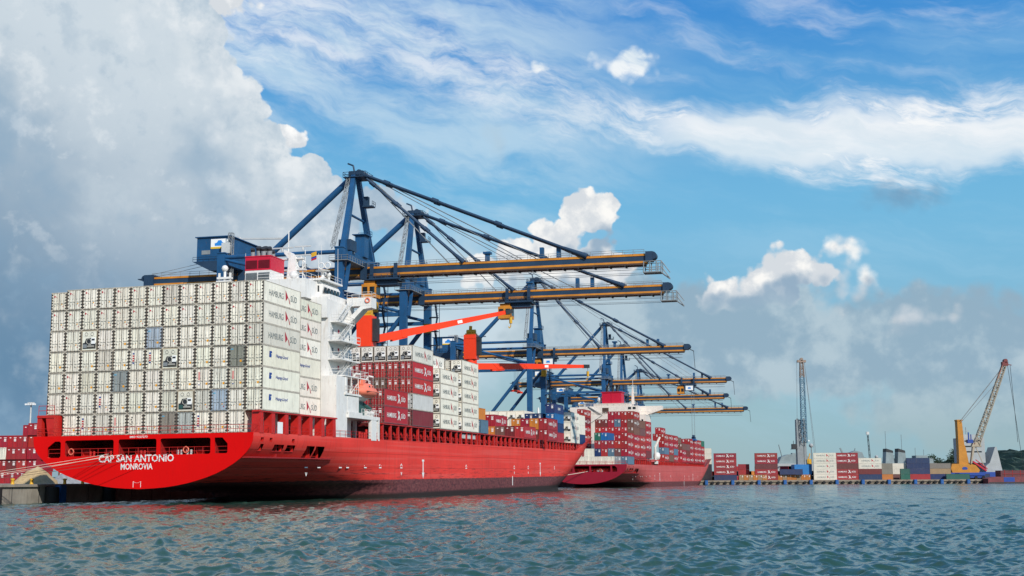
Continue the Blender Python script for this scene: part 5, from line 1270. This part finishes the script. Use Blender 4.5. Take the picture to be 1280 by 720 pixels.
    mb = MB(); mb.box(XW - .2, XW + 1.6, dy - 3.0, dy - 1.4, zb - 8.5, zb - 6.0); mb.build('lift_cabin', [M_['yellow']], g)
    # gear standing on the waterside portal and between the pylon legs
    mb = MB(); mb.box(XW - 1.6, XW + 1.4, -dy + 3.0, -dy + 7.0, zt + .02, zt + 2.6); mb.build('portal_cabinet', [N], g)
    mb = MB(); mb.box(XW - 1.2, XW + 1.2, 1.0, 4.0, zt + .02, zt + 5.4); mb.box(XW - 1.8, XW + 1.8, .4, 4.6, zt + 5.4, zt + 5.6); mb.rail([(XW + 1.8, .4, zt + 5.6), (XW + 1.8, 4.6, zt + 5.6), (XW - 1.8, 4.6, zt + 5.6)], h=1.1, r=.05, gap=1.2); mb.build('hoist_house', [B], g)
    mb = MB(); mb.box(XW - 2.2, XW + 2.4, -dy - 1.2, dy + 1.2, zb + .9, zb + 1.05); mb.rail([(XW + 2.4, -dy - 1.2, zb + 1.0), (XW + 2.4, dy + 1.2, zb + 1.0)], h=1.1, r=.05, gap=1.6); mb.rail([(XW - 2.2, -dy - 1.2, zb + 1.0), (XW + 2.4, -dy - 1.2, zb + 1.0)], h=1.1, r=.05, gap=1.2); mb.build('portal_walkway', [M_['grey']], g)
    mb = MB(); mb.beam((XW + 1.4, -dy + .2, zb - 6), (XW + 1.6, -dy + 2.6, zt - .5), .8, .5); mb.build('leg_strut', [B], g)
    mb = MB(); lattice(mb, (XW - 1.5, -dy - .9, zt), (XW - 1.9, -1.8, apex - 2), .8, .8, 14, .05); mb.build('pylon_ladder', [M_['grey']], g)
    # floodlights under the portal
    for x in (-58, -46):
        mb = MB(); mb.box(x, x + 1.4, -dy - .4, -dy + .1, zb - 6.6, zb - 6.0); mb.build('floodlight', [M_['dark']], g)
    # trolley with cab
    if trolley is not None:
        x = trolley
        mb = MB(); mb.box(x - 3.2, x + 4.2, -2.6, 2.6, zb - 2.6, zb - 1.9); mb.box(x - 1.5, x + 3.6, -1.9, 1.9, zb - 3.6, zb - 2.6)
        for xx in (x - 2.6, x + 3.4):
            for yy in (-2.2, 2.2): mb.box(xx - .4, xx + .4, yy - .25, yy + .25, zb - 2.0, zb + 1.5)
        mb.rail([(x - 4.6, -2.7, zb - 2.2), (x + 4.6, -2.7, zb - 2.2)], h=1.1, r=.06, gap=1.4); mb.box(x - 4.8, x + 4.8, -2.9, -2.5, zb - 2.4, zb - 2.2)
        tr_ = mb.build('trolley', [N], g)
        mb = MB(); mb.box(x - 5.0, x - 1.4, -2.6, .6, zb - 6.6, zb - 3.4); mb.box(x - 4.6, x - 1.8, -2.2, .2, zb - 3.4, zb - 2.5); cb = mb.build('operator_cab', [M_['craneorange']], tr_)
        windows(cb, [(x - 4.7, x - 3.5, -2.66, -2.58, zb - 5.6, zb - 4.0), (x - 2.9, x - 1.7, -2.66, -2.58, zb - 5.6, zb - 4.0), (x - 1.44, x - 1.36, -2.2, .2, zb - 5.8, zb - 4.0)])
        if seed in (2, 3):
            mb = MB(); mb.box(x - 1.2, x + 3.6, -3.0, -2.7, zb - 5.4, zb - 2.4, 0); mb.box(x - .6, x + 3.0, -3.05, -3.0, zb - 5.0, zb - 2.8, 1); mb.prism([(x + .4, zb - 4.3), (x + 2.0, zb - 4.3), (x + 1.8, zb - 3.5), (x + .6, zb - 3.5)], 'y', -3.08, -3.05, 2)
            mb.build('trolley_sign', [M_['cranedark'], M_['signwhite'], M_['signblue']], tr_)
    if spreader is not None:
        x, z, colr = spreader; mb = MB()
        mb.box(x - .9, x + .9, -3.4, 3.4, z, z + .5, 0)
        for yy in (-5.2, 5.2): mb.box(x - 1.1, x + 1.1, yy - .25, yy + .25, z - .3, z + .4, 0)
        mb.box(x - .4, x + .4, -5.2, 5.2, z, z + .35, 0); mb.box(x - .9, x + .9, -1.6, 1.6, z + .5, z + 1.5, 1)
        for yy in (-1.4, 1.4): mb.tube((x - .5, yy, z + 1.7), (x + .5, yy, z + 1.7), .8, n=10, m=1)
        for xx in (-.6, .6):
            for yy in (-1.3, 1.3): mb.tube((x + xx, yy, z + 1.5), (x + xx, yy, zb - 1.8), .05, n=4, m=2)
        mb.build('spreader', [M_[colr], M_['cranedark'], M_['grey']], g)
    return g
M_['stickyellow'] = mat('sign_yellow_band', (.7, .45, .04), .5, var=.03); M_['signblue'] = mat('sign_blue_emblem', (.02, .22, .62), .5, var=.03)
gantry(128.4, 11.6, 33.2, -92, 52.6, 77.6, 'nearest blue gantry crane, its machinery house above the white stern wall', trolley=-30.0, stays=(19.5, -10), seed=1)
gantry(172.4, 10.3, 31.3, -88, 52.2, 77.0, 'second blue gantry crane, its boom just below the nearest one\'s boom', trolley=-8.0, stays=(21, -9), seed=1)
gantry(317.6, 11.6, 20.0, -88, 51.4, 80.5, 'third blue gantry crane, sign box on its trolley over the orange ship boom', trolley=-33.0, tipcage=False, stays=(12.5, -12), seed=3, house_dz=-3.0, spreader=(-45.0, 36.5, 'orange'))
gantry(474.5, 11.0, 22.6, -84, 51.4, 82.0, 'fourth blue gantry crane, white sign on its trolley above the farther deckhouse', trolley=3.2, tipcage=False, stays=(15, -10), seed=2, spreader=(5.6, 22.0, 'fenderblue'), house_dz=-3.0)
gantry(526.0, 10.5, 17.0, -82, 46.6, 76.0, 'fifth blue gantry crane, boom lower than the fourth and behind the farther deckhouse', trolley=None, tipcage=False, stays=(9, -12), seed=4, house_dz=-3.0)
gantry(585.5, 10.5, 23.0, -82, 42.8, 67.5, 'farthest blue gantry crane with the lowest boom of all', trolley=None, tipcage=False, stays=(14, -10), seed=5, house_dz=-3.0)
# ------------------------------------------------------------------ left container yard behind the nearest ship
GL = 'red containers in the left yard'
def yl(t, s, tier, color, label, L=6.06, kind='door', marks=None, H=2.6): return far_container(QUAY @ Tr(t, s, GZ + .02 + 2.62 * tier), jit(color, .025), label, GL, kind, L, H, marks)
cols_l = [(-107.6, [RED, RED2, RED, MAROON]), (-105.1, [RED2, RED, WHITE, RED]), (-102.6, [RED, MAROON, RED, RED2]), (-100.1, [RED, RED2, RED, RED]), (-97.4, [RED2, RED, RED, RED2, RED])]
for a, (t, cs) in enumerate(cols_l):
    for k, c in enumerate(cs):
        nm_ = 'white' if c == WHITE else {RED: 'red', RED2: 'bright red', MAROON: 'maroon'}[c]
        yl(t, 90 + (.3 if k % 2 else 0), k, c, f"{nm_} container in left yard, {ORD[a + 1]} column from left, {ORD[k + 1]} from ground")
for a, (t, s, k, c) in enumerate(((-104.0, 97.5, 4, RED), (-100.6, 97.5, 4, RED2), (-93.4, 96, 0, BROWN), (-93.4, 96, 1, BROWN), (-90.7, 99, 0, RED), (-88.0, 99, 0, RED), (-85.4, 99, 0, RED2))):
    lab = ['red container set back on top of the left yard stacks, nearer the picture edge', 'bright red container set back on top of the left yard stacks, nearer the ship', 'faded brown container at ground level behind the sand pile', 'faded brown container standing on its twin behind the sand pile', 'red container on the ground just right of the faded brown pair', 'red container on the ground behind the grey tarpaulin, middle one', 'bright red container on the ground farthest right behind the tarpaulin'][a]
    yl(t, s, k, c, lab)
def lamp_mast(name, x, y, h, label, rz=0.0, arm=3.0):
    g = thing(name, label, 'lamp', Tr(x, y, GZ) @ Matrix.Rotation(rz, 4, 'Z'), 'floodlight masts')
    mb = MB(); mb.tube((0, 0, 0), (0, 0, h), .32, .18, n=8); mb.build('pole', [M_['lightgrey']], g)
    mb = MB(); mb.box(-arm, arm, -.25, .25, h - .1, h + .2); mb.build('crossarm', [M_['lightgrey']], g)
    for k in (-1, -.4, .4, 1):
        mb = MB(); mb.box(arm * k - .45, arm * k + .45, -.7, .1, h - .5, h - .1); mb.build('floodlight', [M_['signwhite']], g)
    return g
p = QUAY @ Vector((-119.3, 120, 0)); lamp_mast('floodlight_mast', p.x, p.y, 19.6, 'pale floodlight mast above the left yard containers', -.25, .85)

# ------------------------------------------------------------------ far quay across the water
YF = 690.0
k_ = YF / 1574.4
FQ = Tr(0, YF, 0)
mb = MB(); mb.box(60, 268, 0, 60, -6, 1.3, 0); mb.box(60, 268, -.5, 60, 1.3, 2.3, 0)
mb.build('far_quay', [mat('far_quay_concrete', (.24, .20, .155), .85, var=.4, vscale=.3, streak=.4, streakcol=(.14, .11, .09))], None, FQ, kind='structure')
mb = MB(); mb.box(-600, 3000, 60, 4000, -6, 1.9); mb.build('far_ground', [mat('far_yard_ground', (.22, .19, .16), .9, var=.3, vscale=.05)], None, FQ, kind='structure')
i = 0; x = 97.0
tb = MB().tube((0, 0, 0), (0, -1.0, 0), .78, n=10).box(-.9, .9, -.6, 0, -.2, .2).mesh('fender', [M_['tyre']]); bb = MB().box(-.8, .8, -1.2, 0, -.2, 2.2).box(-.6, .6, -1.32, -1.2, 0, 2.0).mesh('fender', [M_['fenderblue']])
while x < 266:
    blue = i % 4 == 2
    tag(link('fender', bb if blue else tb, None, FQ @ Tr(x, -.5, 0.15 if blue else .95)), 'blue fender pad on the face of the far quay' if blue else 'black tyre fender on the face of the far quay', 'fender', 'blue fenders on the far quay' if blue else 'black fenders on the far quay')
    x += 3.55 + .5 * math.sin(i * 1.7); i += 1
GR = 'containers on the far quay'
def yr(px, tier, color, label, y=6.0, rot=-8, L=12.19, kind='door', marks=None, z=None, long=True):
    """long side faces the water; px is the left end as metres east"""
    M = FQ @ Tr(px, y, 2.32 + 2.92 * tier if z is None else z) @ Matrix.Rotation(R(rot), 4, 'Z') @ Matrix.Rotation(-math.pi / 2, 4, 'Z') @ Tr(CW / 2, 0, 0)
    return far_container(M, tuple(.72 * c + .012 for c in jit(color, .025)), label, GR, kind, L, 2.885, marks)  # box colours muted and slightly lifted to paint in the distance haze
X = lambda px: (px - 640) * k_
def col_stack(px, cs, nm, marks=(), **kw):
    for k, c in enumerate(cs):
        pos = 'alone' if len(cs) == 1 else 'bottom' if k == 0 else 'top' if k == len(cs) - 1 else f"{ORD[k + 1]} up"
        yr(X(px), k, c, f"{WNAME[c]} container in far stack {nm}, {pos}", marks=(('hs_red' if c in (RED, RED2) else 'hs_white' if c == WHITE else None) if marks else None), **kw)
col_stack(878, [WHITE] * 6, 'just past the farther ship\'s bow', L=6.06, kind='reefer', y=16)
col_stack(891, [NAVY, RED, RED, RED2, RED], 'with navy at its foot', marks=1)
col_stack(924, [RED, RED2, RED], 'beside the navy-footed one, low', L=6.06, y=13)
for i in range(6): yr(X(921) + 2.55 * i, 0, OCHRE if i % 2 else TAN, f"{'orange' if i % 2 else 'tan'} container end on the far quay between two red stacks, {ORD[i + 1]} from left", y=3.0, rot=82, L=6.06)
col_stack(942, [RED, RED2, MAROON, RED, RED], 'left of the grey tower crane', marks=1)
col_stack(1015, [WHITE] * 5, 'of white boxes right of the tower crane', marks=1)
col_stack(1042, [RED2, RED, MAROON, RED, RED], 'of red boxes right of the white one', marks=1)
col_stack(1071, [NAVY, MAROON, WHITE, WHITE], 'with navy and maroon under white', marks=1)
col_stack(1099, [OCHRE, BROWNGREY, BROWNGREY], 'of greyish boxes on an ochre one', L=6.06)
col_stack(1112, [BROWN, WHITE, WHITE], 'half white beside the greyish one', y=12)
col_stack(1133, [RED2, NAVY, NAVY, NAVY], 'of navy boxes left of the trees', marks=0, y=9)
col_stack(1159, [NAVY, TAN, BROWNGREY], 'of tan boxes right of the navy one', y=9)
col_stack(1121, [GREEN, GREEN], 'small and green', L=5.0, y=3.4)
yr(X(972), 1, NAVY, 'navy container above a row of orange ends beside the tower crane', y=4.4)
for i in range(7): yr(X(969) + 2.55 * i, 0, (OCHRE, TAN, OCHRE)[i % 3], f"{('orange', 'tan', 'orange')[i % 3]} container end at the tower crane's left foot, {ORD[i + 1]} from left", y=3.0, rot=82, L=6.06)
yr(X(1178), 0, GREEN, 'long green container low on the far quay, left of the yellow crane', y=4)
for c_, px, y in ((NAVY, 1150, 14), (RED, 1205, 16), (NAVY, 1208, 10)): yr(X(px), 0, c_, {1150: 'navy container behind the red-footed far stack', 1205: 'red container behind the yellow crane on the far quay', 1208: 'navy container beside the yellow crane on the far quay'}[px], y=y)
# the rest of the yard behind the front row reads as one mass
mb = MB(); g_ = random.Random(4)
for px in range(886, 1180, 9):
    n = g_.choice((2, 2, 3, 3)); 
    for k in range(n):
        x0 = X(px) + g_.uniform(-1, 1); mb.box(x0, x0 + 6.0, 24 + .1 * k, 26.4, 2.0 + 2.7 * k, 4.62 + 2.7 * k, g_.choice((0, 0, 0, 1, 2, 3)))
o = mb.build('stacked_containers', [mat('yard_red', RED, .6), mat('yard_white', (.6, .6, .56), .6), mat('yard_ochre', OCHRE, .6), mat('yard_navy', NAVY, .6)], None, FQ, kind='stuff'); tag(o, 'rows of mixed containers behind the front stacks on the far quay', 'containers')

# grey tower-like mobile harbour crane with near-upright lattice boom
tc_ = thing('harbour_crane', 'grey mobile harbour crane with blue base and nearly upright lattice boom', 'crane', FQ @ Tr(159.2, 10, 2.3))
mb = MB(); mb.box(-4.6, 4.6, -3, 4, 1.6, 2.6); mb.box(-3.2, 3.2, -2.5, 3.5, .9, 1.6); mb.build('chassis', [M_['dark']], tc_)
for x in (-4, 4):
    for y in (-2.4, 3.4): MB().box(x - .7, x + .7, y - .7, y + .7, -.02, 1.6).build('outrigger', [M_['dark']], tc_)
mb = MB(); mb.prism([(-4.9, 3.4), (-3.9, 2.4), (3.6, 2.4), (4.6, 3.4), (4.6, 8.4), (-4.9, 8.4)], 'y', -3.2, 5.0); mb.build('slewing_house', [mat('harbour_crane_blue', (.02, .16, .42), .45, var=.15)], tc_)
mb = MB(); mb.prism([(-2.8, 8.4), (2.6, 8.4), (2.2, 33), (-2.6, 33)], 'y', -1.6, 2.0); mb.box(-2.7, -1.6, -1.9, -1.6, 8.4, 33.5); mb.box(1.0, 1.9, -1.9, -1.6, 8.4, 33.5); mb.build('tower', [M_['grey']], tc_)
mb = MB(); mb.box(-5.4, -2.5, -1.8, .8, 17, 19.6); mb.box(-5.8, -2.4, -2, 1, 16.7, 17); mb.tube((-4.4, -.5, 19.6), (-4.4, -.5, 21.4), .15, n=5); mb.build('operator_cab', [M_['dark']], tc_)
mb = MB(); lattice(mb, (1.2, -2.6, 20), (.9, -4.2, 56), 2.8, 2.2, 16, .14, up=(1, 0, 0)); mb.build('boom', [mat('boom_pale_blue', (.13, .24, .32), .5)], tc_)
mb = MB(); lattice(mb, (.9, -4.2, 56), (.8, -4.6, 64.5), 2.2, 1.6, 5, .14, up=(1, 0, 0)); mb.box(-1.6, 3.2, -5.4, -3.8, 64.3, 65.6); mb.tube((.8, -5.4, 66), (.8, -3.8, 66), .9, n=10); mb.build('boom_head', [mat('boom_rust_orange', (.26, .19, .15), .6)], tc_)
for x0, x1 in ((-1.8, -.4), (3.0, 7.5), (3.2, 8.4)):
    mb = MB(); mb.tube((x0 if x0 < 0 else 2.4, -4.6, 65), (x1 if x0 > 0 else -2.2, -2, 33 if x0 < 0 else 3), .09, n=4); mb.build('hoist_rope', [M_['grey']], tc_)

M_['ochre'] = mat('faded_ochre_paint', (.46, .19, .018), .55, var=.2, vscale=.4, rust=.05)
yc = thing('harbour_crane', 'yellow mobile harbour crane with red and white lattice boom leaning right', 'crane', FQ @ Tr(246.0, 9, 2.3))
mb = MB(); mb.box(-2, 12, -3.5, 4, 2.0, 3.2); mb.box(-1, 11, -3, 3.5, .8, 2.0); mb.build('chassis', [M_['markblue']], yc)
for x in (-1.2, 3, 7, 11):
    for y in (-3, 3.4): MB().tube((x, y - .6, .85), (x, y + .6, .85), .85, n=10).build('wheel', [M_['tyre']], yc)
mb = MB(); mb.prism([(-5.4, 3.6), (9.0, 3.6), (9.6, 5.0), (7.5, 7.6), (4.6, 8.4), (-5.4, 8.4), (-6.2, 6.0)], 'y', -2.6, 4.0); mb.build('slewing_house', [M_['ochre']], yc)
mb = MB(); mb.prism([(-1.2, 8.4), (4.2, 8.4), (2.9, 17), (2.2, 19), (1.6, 32), (-1.0, 32), (-1.0, 16)], 'y', -1.6, 2.2); mb.box(-1.2, 2.0, -1.8, 2.4, 31.8, 32.5); mb.build('tower', [M_['ochre']], yc)
MB().prism([(.2, 5.2), (2.6, 5.2), (3.0, 6.0), (2.2, 6.7), (.6, 6.7), (-.2, 6.0)], 'y', -2.7, -2.6).build('emblem', [M_['markblue']], yc)
BR = mat('boom_red_lattice', (.42, .10, .07), .55); BWm = mat('boom_pale_lattice', (.36, .30, .22), .55)
mb = MB(); lattice(mb, (8.6, -2.4, 19), (26.5, -2.4, 62.5), 2.8, 1.9, 18, .17, up=(0, 1, 0)); mb.build('boom', [BWm], yc)
mb = MB(); mb.tube((7.1, -3.6, 19), (25.4, -3.4, 62.5), .22, n=5); mb.build('boom_edge', [BR], yc)
mb = MB(); mb.box(25.2, 28.4, -3.6, -1.2, 62, 64.2); mb.tube((27.2, -3.6, 64.8), (27.2, -1.2, 64.8), 1.1, n=10); mb.beam((28, -2.4, 63), (30.6, -2.4, 62.4), .4); mb.build('boom_head', [mat('boom_head_maroon', (.16, .03, .03), .6)], yc)
mb = MB(); mb.prism([(5.4, 17.6), (10.8, 17.6), (10.0, 20.6), (6.4, 19.6)], 'y', -3.6, -1.2); mb.prism([(6.2, 17.6), (7.4, 17.6), (5.2, 8.4), (4.6, 8.4)], 'y', -3.4, -1.4); mb.beam((8.0, -2.4, 17.6), (12.5, -2.4, 6.0), .35); mb.build('boom_foot', [BWm], yc)
mb = MB(); mb.beam((6.0, -2.4, 9.6), (13.2, -2.4, 4.6), 1.0, .9); mb.beam((7.4, -3.0, 10.6), (13.6, -3.0, 5.6), .5, .4); mb.build('luffing_ram', [M_['markred']], yc)
for z0, x1 in ((32.3, 26.0), (31.0, 24.0), (32.0, 26.4)):
    mb = MB(); mb.tube((.8, -2.4, z0), (x1, -2.4, 62.0 if x1 > 25 else 55), .13, n=5); mb.build('luffing_rope', [M_['grey']], yc)
for a, b in ((28.4, 30.8), (29.8, 33.2)):
    mb = MB(); mb.tube((a, -2.4, 62.4), (33.8, -2.4, 3.5) if a < 29 else (31.4, -2.4, 20), .12, n=4); mb.build('hoist_rope', [M_['dark']], yc)
mb = MB(); mb.box(3.6, 6.6, -3.2, -.8, 19.6, 21.5); mb.box(4.2, 4.8, -2.6, -2.0, 21.5, 25.5); mb.box(5.6, 6.0, -2.6, -2.0, 21.5, 24.4); mb.build('winch_gear', [M_['markblue']], yc)

# dark red barge at the right edge
bg_ = thing('barge', 'long dull red barge lying at the right end of the far quay', 'barge', FQ @ Tr(262, -9, 0))
mb = MB(); mb.prism([(-8, .0), (-5, -1.5), (90, -1.5), (90, 3.6), (-4.0, 3.6), (-8, 2.6)], 'y', 0, 8); mb.build('hull', [mat('dull_red_barge', (.17, .045, .05), .7, var=.3, vscale=.4)], bg_)
mb = MB(); mb.box(-1, 60, .2, 7.8, 3.6, 6.9); mb.build('cargo_hold', [mat('barge_brown_cargo', (.115, .035, .042), .7, var=.3, vscale=.5)], bg_)
mb = MB(); mb.box(.4, 6.2, -.06, 0, .9, 3.3); mb.build('hull_plate', [M_['markblue']], bg_)
mb = MB(); mb.box(-7.6, 90, -.04, 0, -.2, .7); mb.build('waterline_band', [M_['dark']], bg_)
mb = MB(); mb.box(0, 60, -.02, .2, 5.0, 5.2); 
for k in range(14): mb.box(1 + 4.2 * k, 1.25 + 4.2 * k, .05, .2, 3.6, 7.1)
mb.build('side_rib', [M_['darkred']], bg_)

# ships and structures seen over the far yard
M_['hazewhite'] = mat('hazed_white_paint', (.33, .35, .355), .6, var=.15, vscale=.2); M_['hazegrey'] = mat('hazed_grey_paint', (.20, .25, .26), .6, var=.25, vscale=.2)  # both paints greyed, with distance haze mixed into the colour
w1 = thing('moored_ship', 'ship with white superstructure standing behind the yellow crane', 'ship', FQ @ Tr(274.5, 75, 0))
mb = MB(); mb.box(-4, 10, 0, 14, 12, 27); mb.prism([(10, 6), (20, 6), (17.2, 21.5), (16.2, 21.5), (12.5, 12), (10, 10)], 'y', 0, 12); mb.box(-2, 6, 2, 12, 27, 29); mb.build('superstructure', [M_['hazewhite']], w1)
mb = MB(); mb.prism([(-40, 6.5), (-36, -1), (60, -1), (60, 6.5)], 'y', -2, 16); mb.build('hull', [M_['markblue']], w1)
mb = MB(); mb.tube((1, 5, 29), (1, 5, 33.5), .3, n=6); mb.box(-.8, 2.8, 4.6, 5.4, 31, 31.4); mb.lathe((-1, 6, 30.4), [(.02, -.9), (.8, 0), (.02, .9)], 8); mb.build('mast', [M_['hazewhite']], w1)
windows(w1, [(-2, 8, -.06, 0, z, z + .8) for z in (24.6, 21.4, 18.2)])
w2 = thing('moored_ship', 'grey ship with twin black-topped funnels behind the far yard', 'ship', FQ @ Tr(228.5, 70, 0))
mb = MB(); mb.box(-30, 23, -6, 10, -1, 11.82); mb.build('hull', [M_['hazewhite']], w2)
mb = MB(); mb.box(8, 22, -3, 8, 11.8, 14.6); mb.box(12, 19, -2, 6, 14.6, 16.4); mb.build('superstructure', [M_['hazegrey']], w2)
for x in (-3.6, 3.6):
    mb = MB(); mb.prism([(x - 2.6, 11.8), (x + 2.6, 11.8), (x + 2.2, 18.0), (x - 2.0, 18.6)], 'y', -2, 5, 0); mb.prism([(x - 2.0, 18.6), (x + 2.2, 18.0), (x + 2.1, 19.3), (x - 1.9, 20.6)], 'y', -2.05, 5.05, 1); mb.build('funnel', [M_['hazegrey'], M_['dark']], w2)
for x, h in ((-4.5, 31), (5, 29), (13, 21), (18, 20)):
    mb = MB(); mb.tube((x, 2, 14), (x, 2, h), .14, n=4); mb.build('mast', [M_['hazegrey']], w2)
w3 = thing('moored_ship', 'grey naval-looking ship behind the yard left of the tower crane', 'ship', FQ @ Tr(157, 74, 0))
mb = MB(); mb.prism([(-2, 0), (26, 0), (24, 12), (2, 12)], 'y', 0, 14); mb.build('hull', [M_['hazewhite']], w3)
mb = MB(); mb.prism([(3, 12), (24, 12), (21, 16.5), (15, 17.8), (9, 17.5), (5, 16)], 'y', 2, 11); mb.tube((6, 5, 16), (4.2, 5, 23.5), .3, n=5); mb.box(17, 20, 4, 8, 17, 18.6); mb.box(12, 14, 4, 8, 17, 18.4); mb.build('superstructure', [M_['hazegrey']], w3)
w4 = thing('moored_ship', 'low grey ship top with a slanted mast above the red far stack', 'ship', FQ @ Tr(202, 72, 0))
mb = MB(); mb.box(-4, 10, 0, 10, -1, 15.5); mb.build('hull', [M_['hazegrey']], w4)
mb = MB(); mb.prism([(-4, 15.5), (9, 15.5), (8, 18.5), (4, 19.5), (-1.5, 17.5)], 'y', 1, 9); mb.beam((-2.6, 4, 17), (-4.4, 4, 21.2), .9); mb.tube((4, 4, 19), (4.6, 4, 21), .3, n=5); mb.build('superstructure', [M_['hazegrey']], w4)
lamp_mast('floodlight_mast', X(1016) + 3.0, YF + 40, 22.2, 'taller floodlight mast behind the white far stack', 0, 2.6); lamp_mast('floodlight_mast', X(1020.5) + 3.2, YF + 60, 18.4, 'shorter floodlight mast behind the white far stack', 0, 2.4)
pm = thing('signal_mast', 'thin dark lattice mast rising behind the far yard', 'mast', FQ @ Tr(X(1083) * 1.045, 30, 2))
mb = MB(); lattice(mb, (0, 0, 0), (-1.2, 0, 26), .9, .6, 10, .05); mb.build('lattice', [M_['dark']], pm); mb = MB(); mb.box(-2.0, -.5, -.6, .6, 25.6, 27.2); mb.build('lamp_head', [M_['lightgrey']], pm)
dm_ = MB(); dm_.lathe((0, 0, 0), [(.25, 0), (.25, 12.4), (1.1, 13.0), (1.3, 13.8), (.9, 14.6), (.02, 15.0)], 10); tag(dm_.build('radome_post', [M_['hazewhite']], None, FQ @ Tr(X(1010.5) * 1.05, 35, 8)), 'white ball-topped post right of the tower crane', 'post')
dm_ = MB(); dm_.lathe((0, 0, 0), [(.25, 0), (.25, 12.4), (.9, 13.0), (1.1, 13.7), (.8, 14.3), (.02, 14.7)], 10); tag(dm_.build('radome_post', [M_['hazewhite']], None, FQ @ Tr(X(1091) * 1.05, 35, 1.5)), 'white ball-topped post above the white containers, farther right', 'post')
for px, c in ((1013.5, 'yellow'), ): 
    mb = MB(); mb.box(-1, 1, -1, 1, 0, 8.5); mb.box(-1.4, 1.4, -1.2, 1.2, 8.5, 11.4); mb.beam((0, 0, 11), (1, 0, 14.5), .5); tag(mb.build('reach_stacker', [M_['yellow']], None, FQ @ Tr(X(px), 14, 2.3)), 'yellow lifting machine between the tower crane and white stack', 'machine')

# ------------------------------------------------------------------ wooded hills on the horizon
def hill(name, x0, x1, y, prof, seed, col_):
    g = random.Random(seed); mb = MB(); n = 420; rows = 12; vs = []
    for j in range(rows + 1):
        v = j / rows
        for i in range(n + 1):
            u = i / n; x = x0 + (x1 - x0) * u
            a = 0
            for (p0, h0), (p1, h1) in zip(prof, prof[1:]):
                if p0 <= u <= p1: a = h0 + (h1 - h0) * sstep((u - p0) / (p1 - p0))
            h = a * (1 - v ** 1.6) * (1 + .10 * math.sin(i * .9 + j * 1.3) * math.sin(i * .37 + seed))
            vs.append((x, y - 480 * v + g.uniform(-12, 12), max(-2, h + (g.uniform(-3.6, 3.6) if j < rows else -2))))
    w_ = n + 1
    mb.add(vs, [(j * w_ + i, (j + 1) * w_ + i, (j + 1) * w_ + i + 1, j * w_ + i + 1) for j in range(rows) for i in range(n)], 0, False)
    vs2 = [vs[i] for i in range(n + 1)] + [(vs[i][0], vs[i][1] + 500, -2) for i in range(n + 1)]
    mb.add(vs2, [(i, i + 1, w_ + i + 1, w_ + i) for i in range(n)])
    return mb.build(name, [col_], None, kind='structure')
HM = mat('wooded_hill', (.050, .085, .055), .9, var=.6, vscale=.02, streak=.5, streakcol=(.07, .09, .05), stretch=(.01, .01, .02))  # green lightened to carry the distance haze in its colour
hill('hill', 780, 1900, 2700, [(0, 8), (.05, 14), (.10, 24), (.13, 30), (.16, 46), (.22, 58), (.30, 52), (.42, 64), (.6, 50), (.8, 70), (1, 40)], 3, HM)
hill('hill', -2600, 700, 3600, [(0, 10), (.3, 16), (.6, 12), (1, 6)], 5, HM)
# clumps of trees behind the far quay: trunk with limbs and a ragged crown of leaf clumps
M_['leaf'] = mat('far_foliage', (.035, .065, .035), .9, var=.5, vscale=.6)
def crown(mb, c, r, n, g):
    for _ in range(n):
        d = Vector((g.gauss(0, .5), g.gauss(0, .5), g.gauss(0, .42))) * r; p = Vector(c) + d; s = r * g.uniform(.10, .24)
        a = [Vector((g.uniform(-1, 1), g.uniform(-1, 1), g.uniform(-1, 1))).normalized() * s for _ in range(3)]
        mb.add([p + a[0], p + a[1], p + a[2], p - a[0] * .8], [(0, 1, 2), (0, 2, 3), (1, 3, 2)], 0)
for i, (px, h, y) in enumerate(((1163, 12.5, 120), (1176, 10.5, 130), (1185, 14.8, 110), (1191, 13.0, 125), (1216, 11.0, 120), (1120, 12.0, 140))):
    g = random.Random(i + 30); t = thing('tree', ['dark green tree above the tan boxes on the far quay', 'low green tree between the tan boxes and the yellow crane', 'tallest dark tree just left of the yellow crane', 'rounded tree touching the yellow crane\'s left side', 'green tree to the right of the yellow crane\'s tower', 'tree half hidden behind the greyish far stack'][i], 'tree', FQ @ Tr(X(px) * 1.17, y, 1.9), 'trees behind the far quay')
    mb = MB(); h *= 1.35; mb.tube((0, 0, 0), (.2, 0, h * .6), .5, .25, n=7)
    for k in range(4): mb.tube((.1, 0, h * .4), (math.cos(k * 1.6) * 2.4, math.sin(k * 1.6) * 2.4, h * .72), .2, .08, n=5)
    mb.build('trunk', [M_['brownrail']], t)
    mb = MB()
    for k in range(7): crown(mb, (g.uniform(-2.8, 2.8), g.uniform(-2, 2), h * g.uniform(.55, .88)), 2.6, 90, g)
    mb.build('crown', [M_['leaf']], t)
# mooring line of the farther ship
pts = []
a = SHIP2 @ Vector((-11, -2.3, 6.8)); b = SHIP2 @ Vector((-37, -22, 3.2))
for k in range(13): u = k / 12; p = a.lerp(b, u); p.z -= 1.5 * u * (1 - u) * 2; pts.append(p)
tag(MB().path(pts, .12, n=5).build('mooring_line', [M_['rope']], None), 'pale mooring line across the farther ship\'s stern', 'rope')
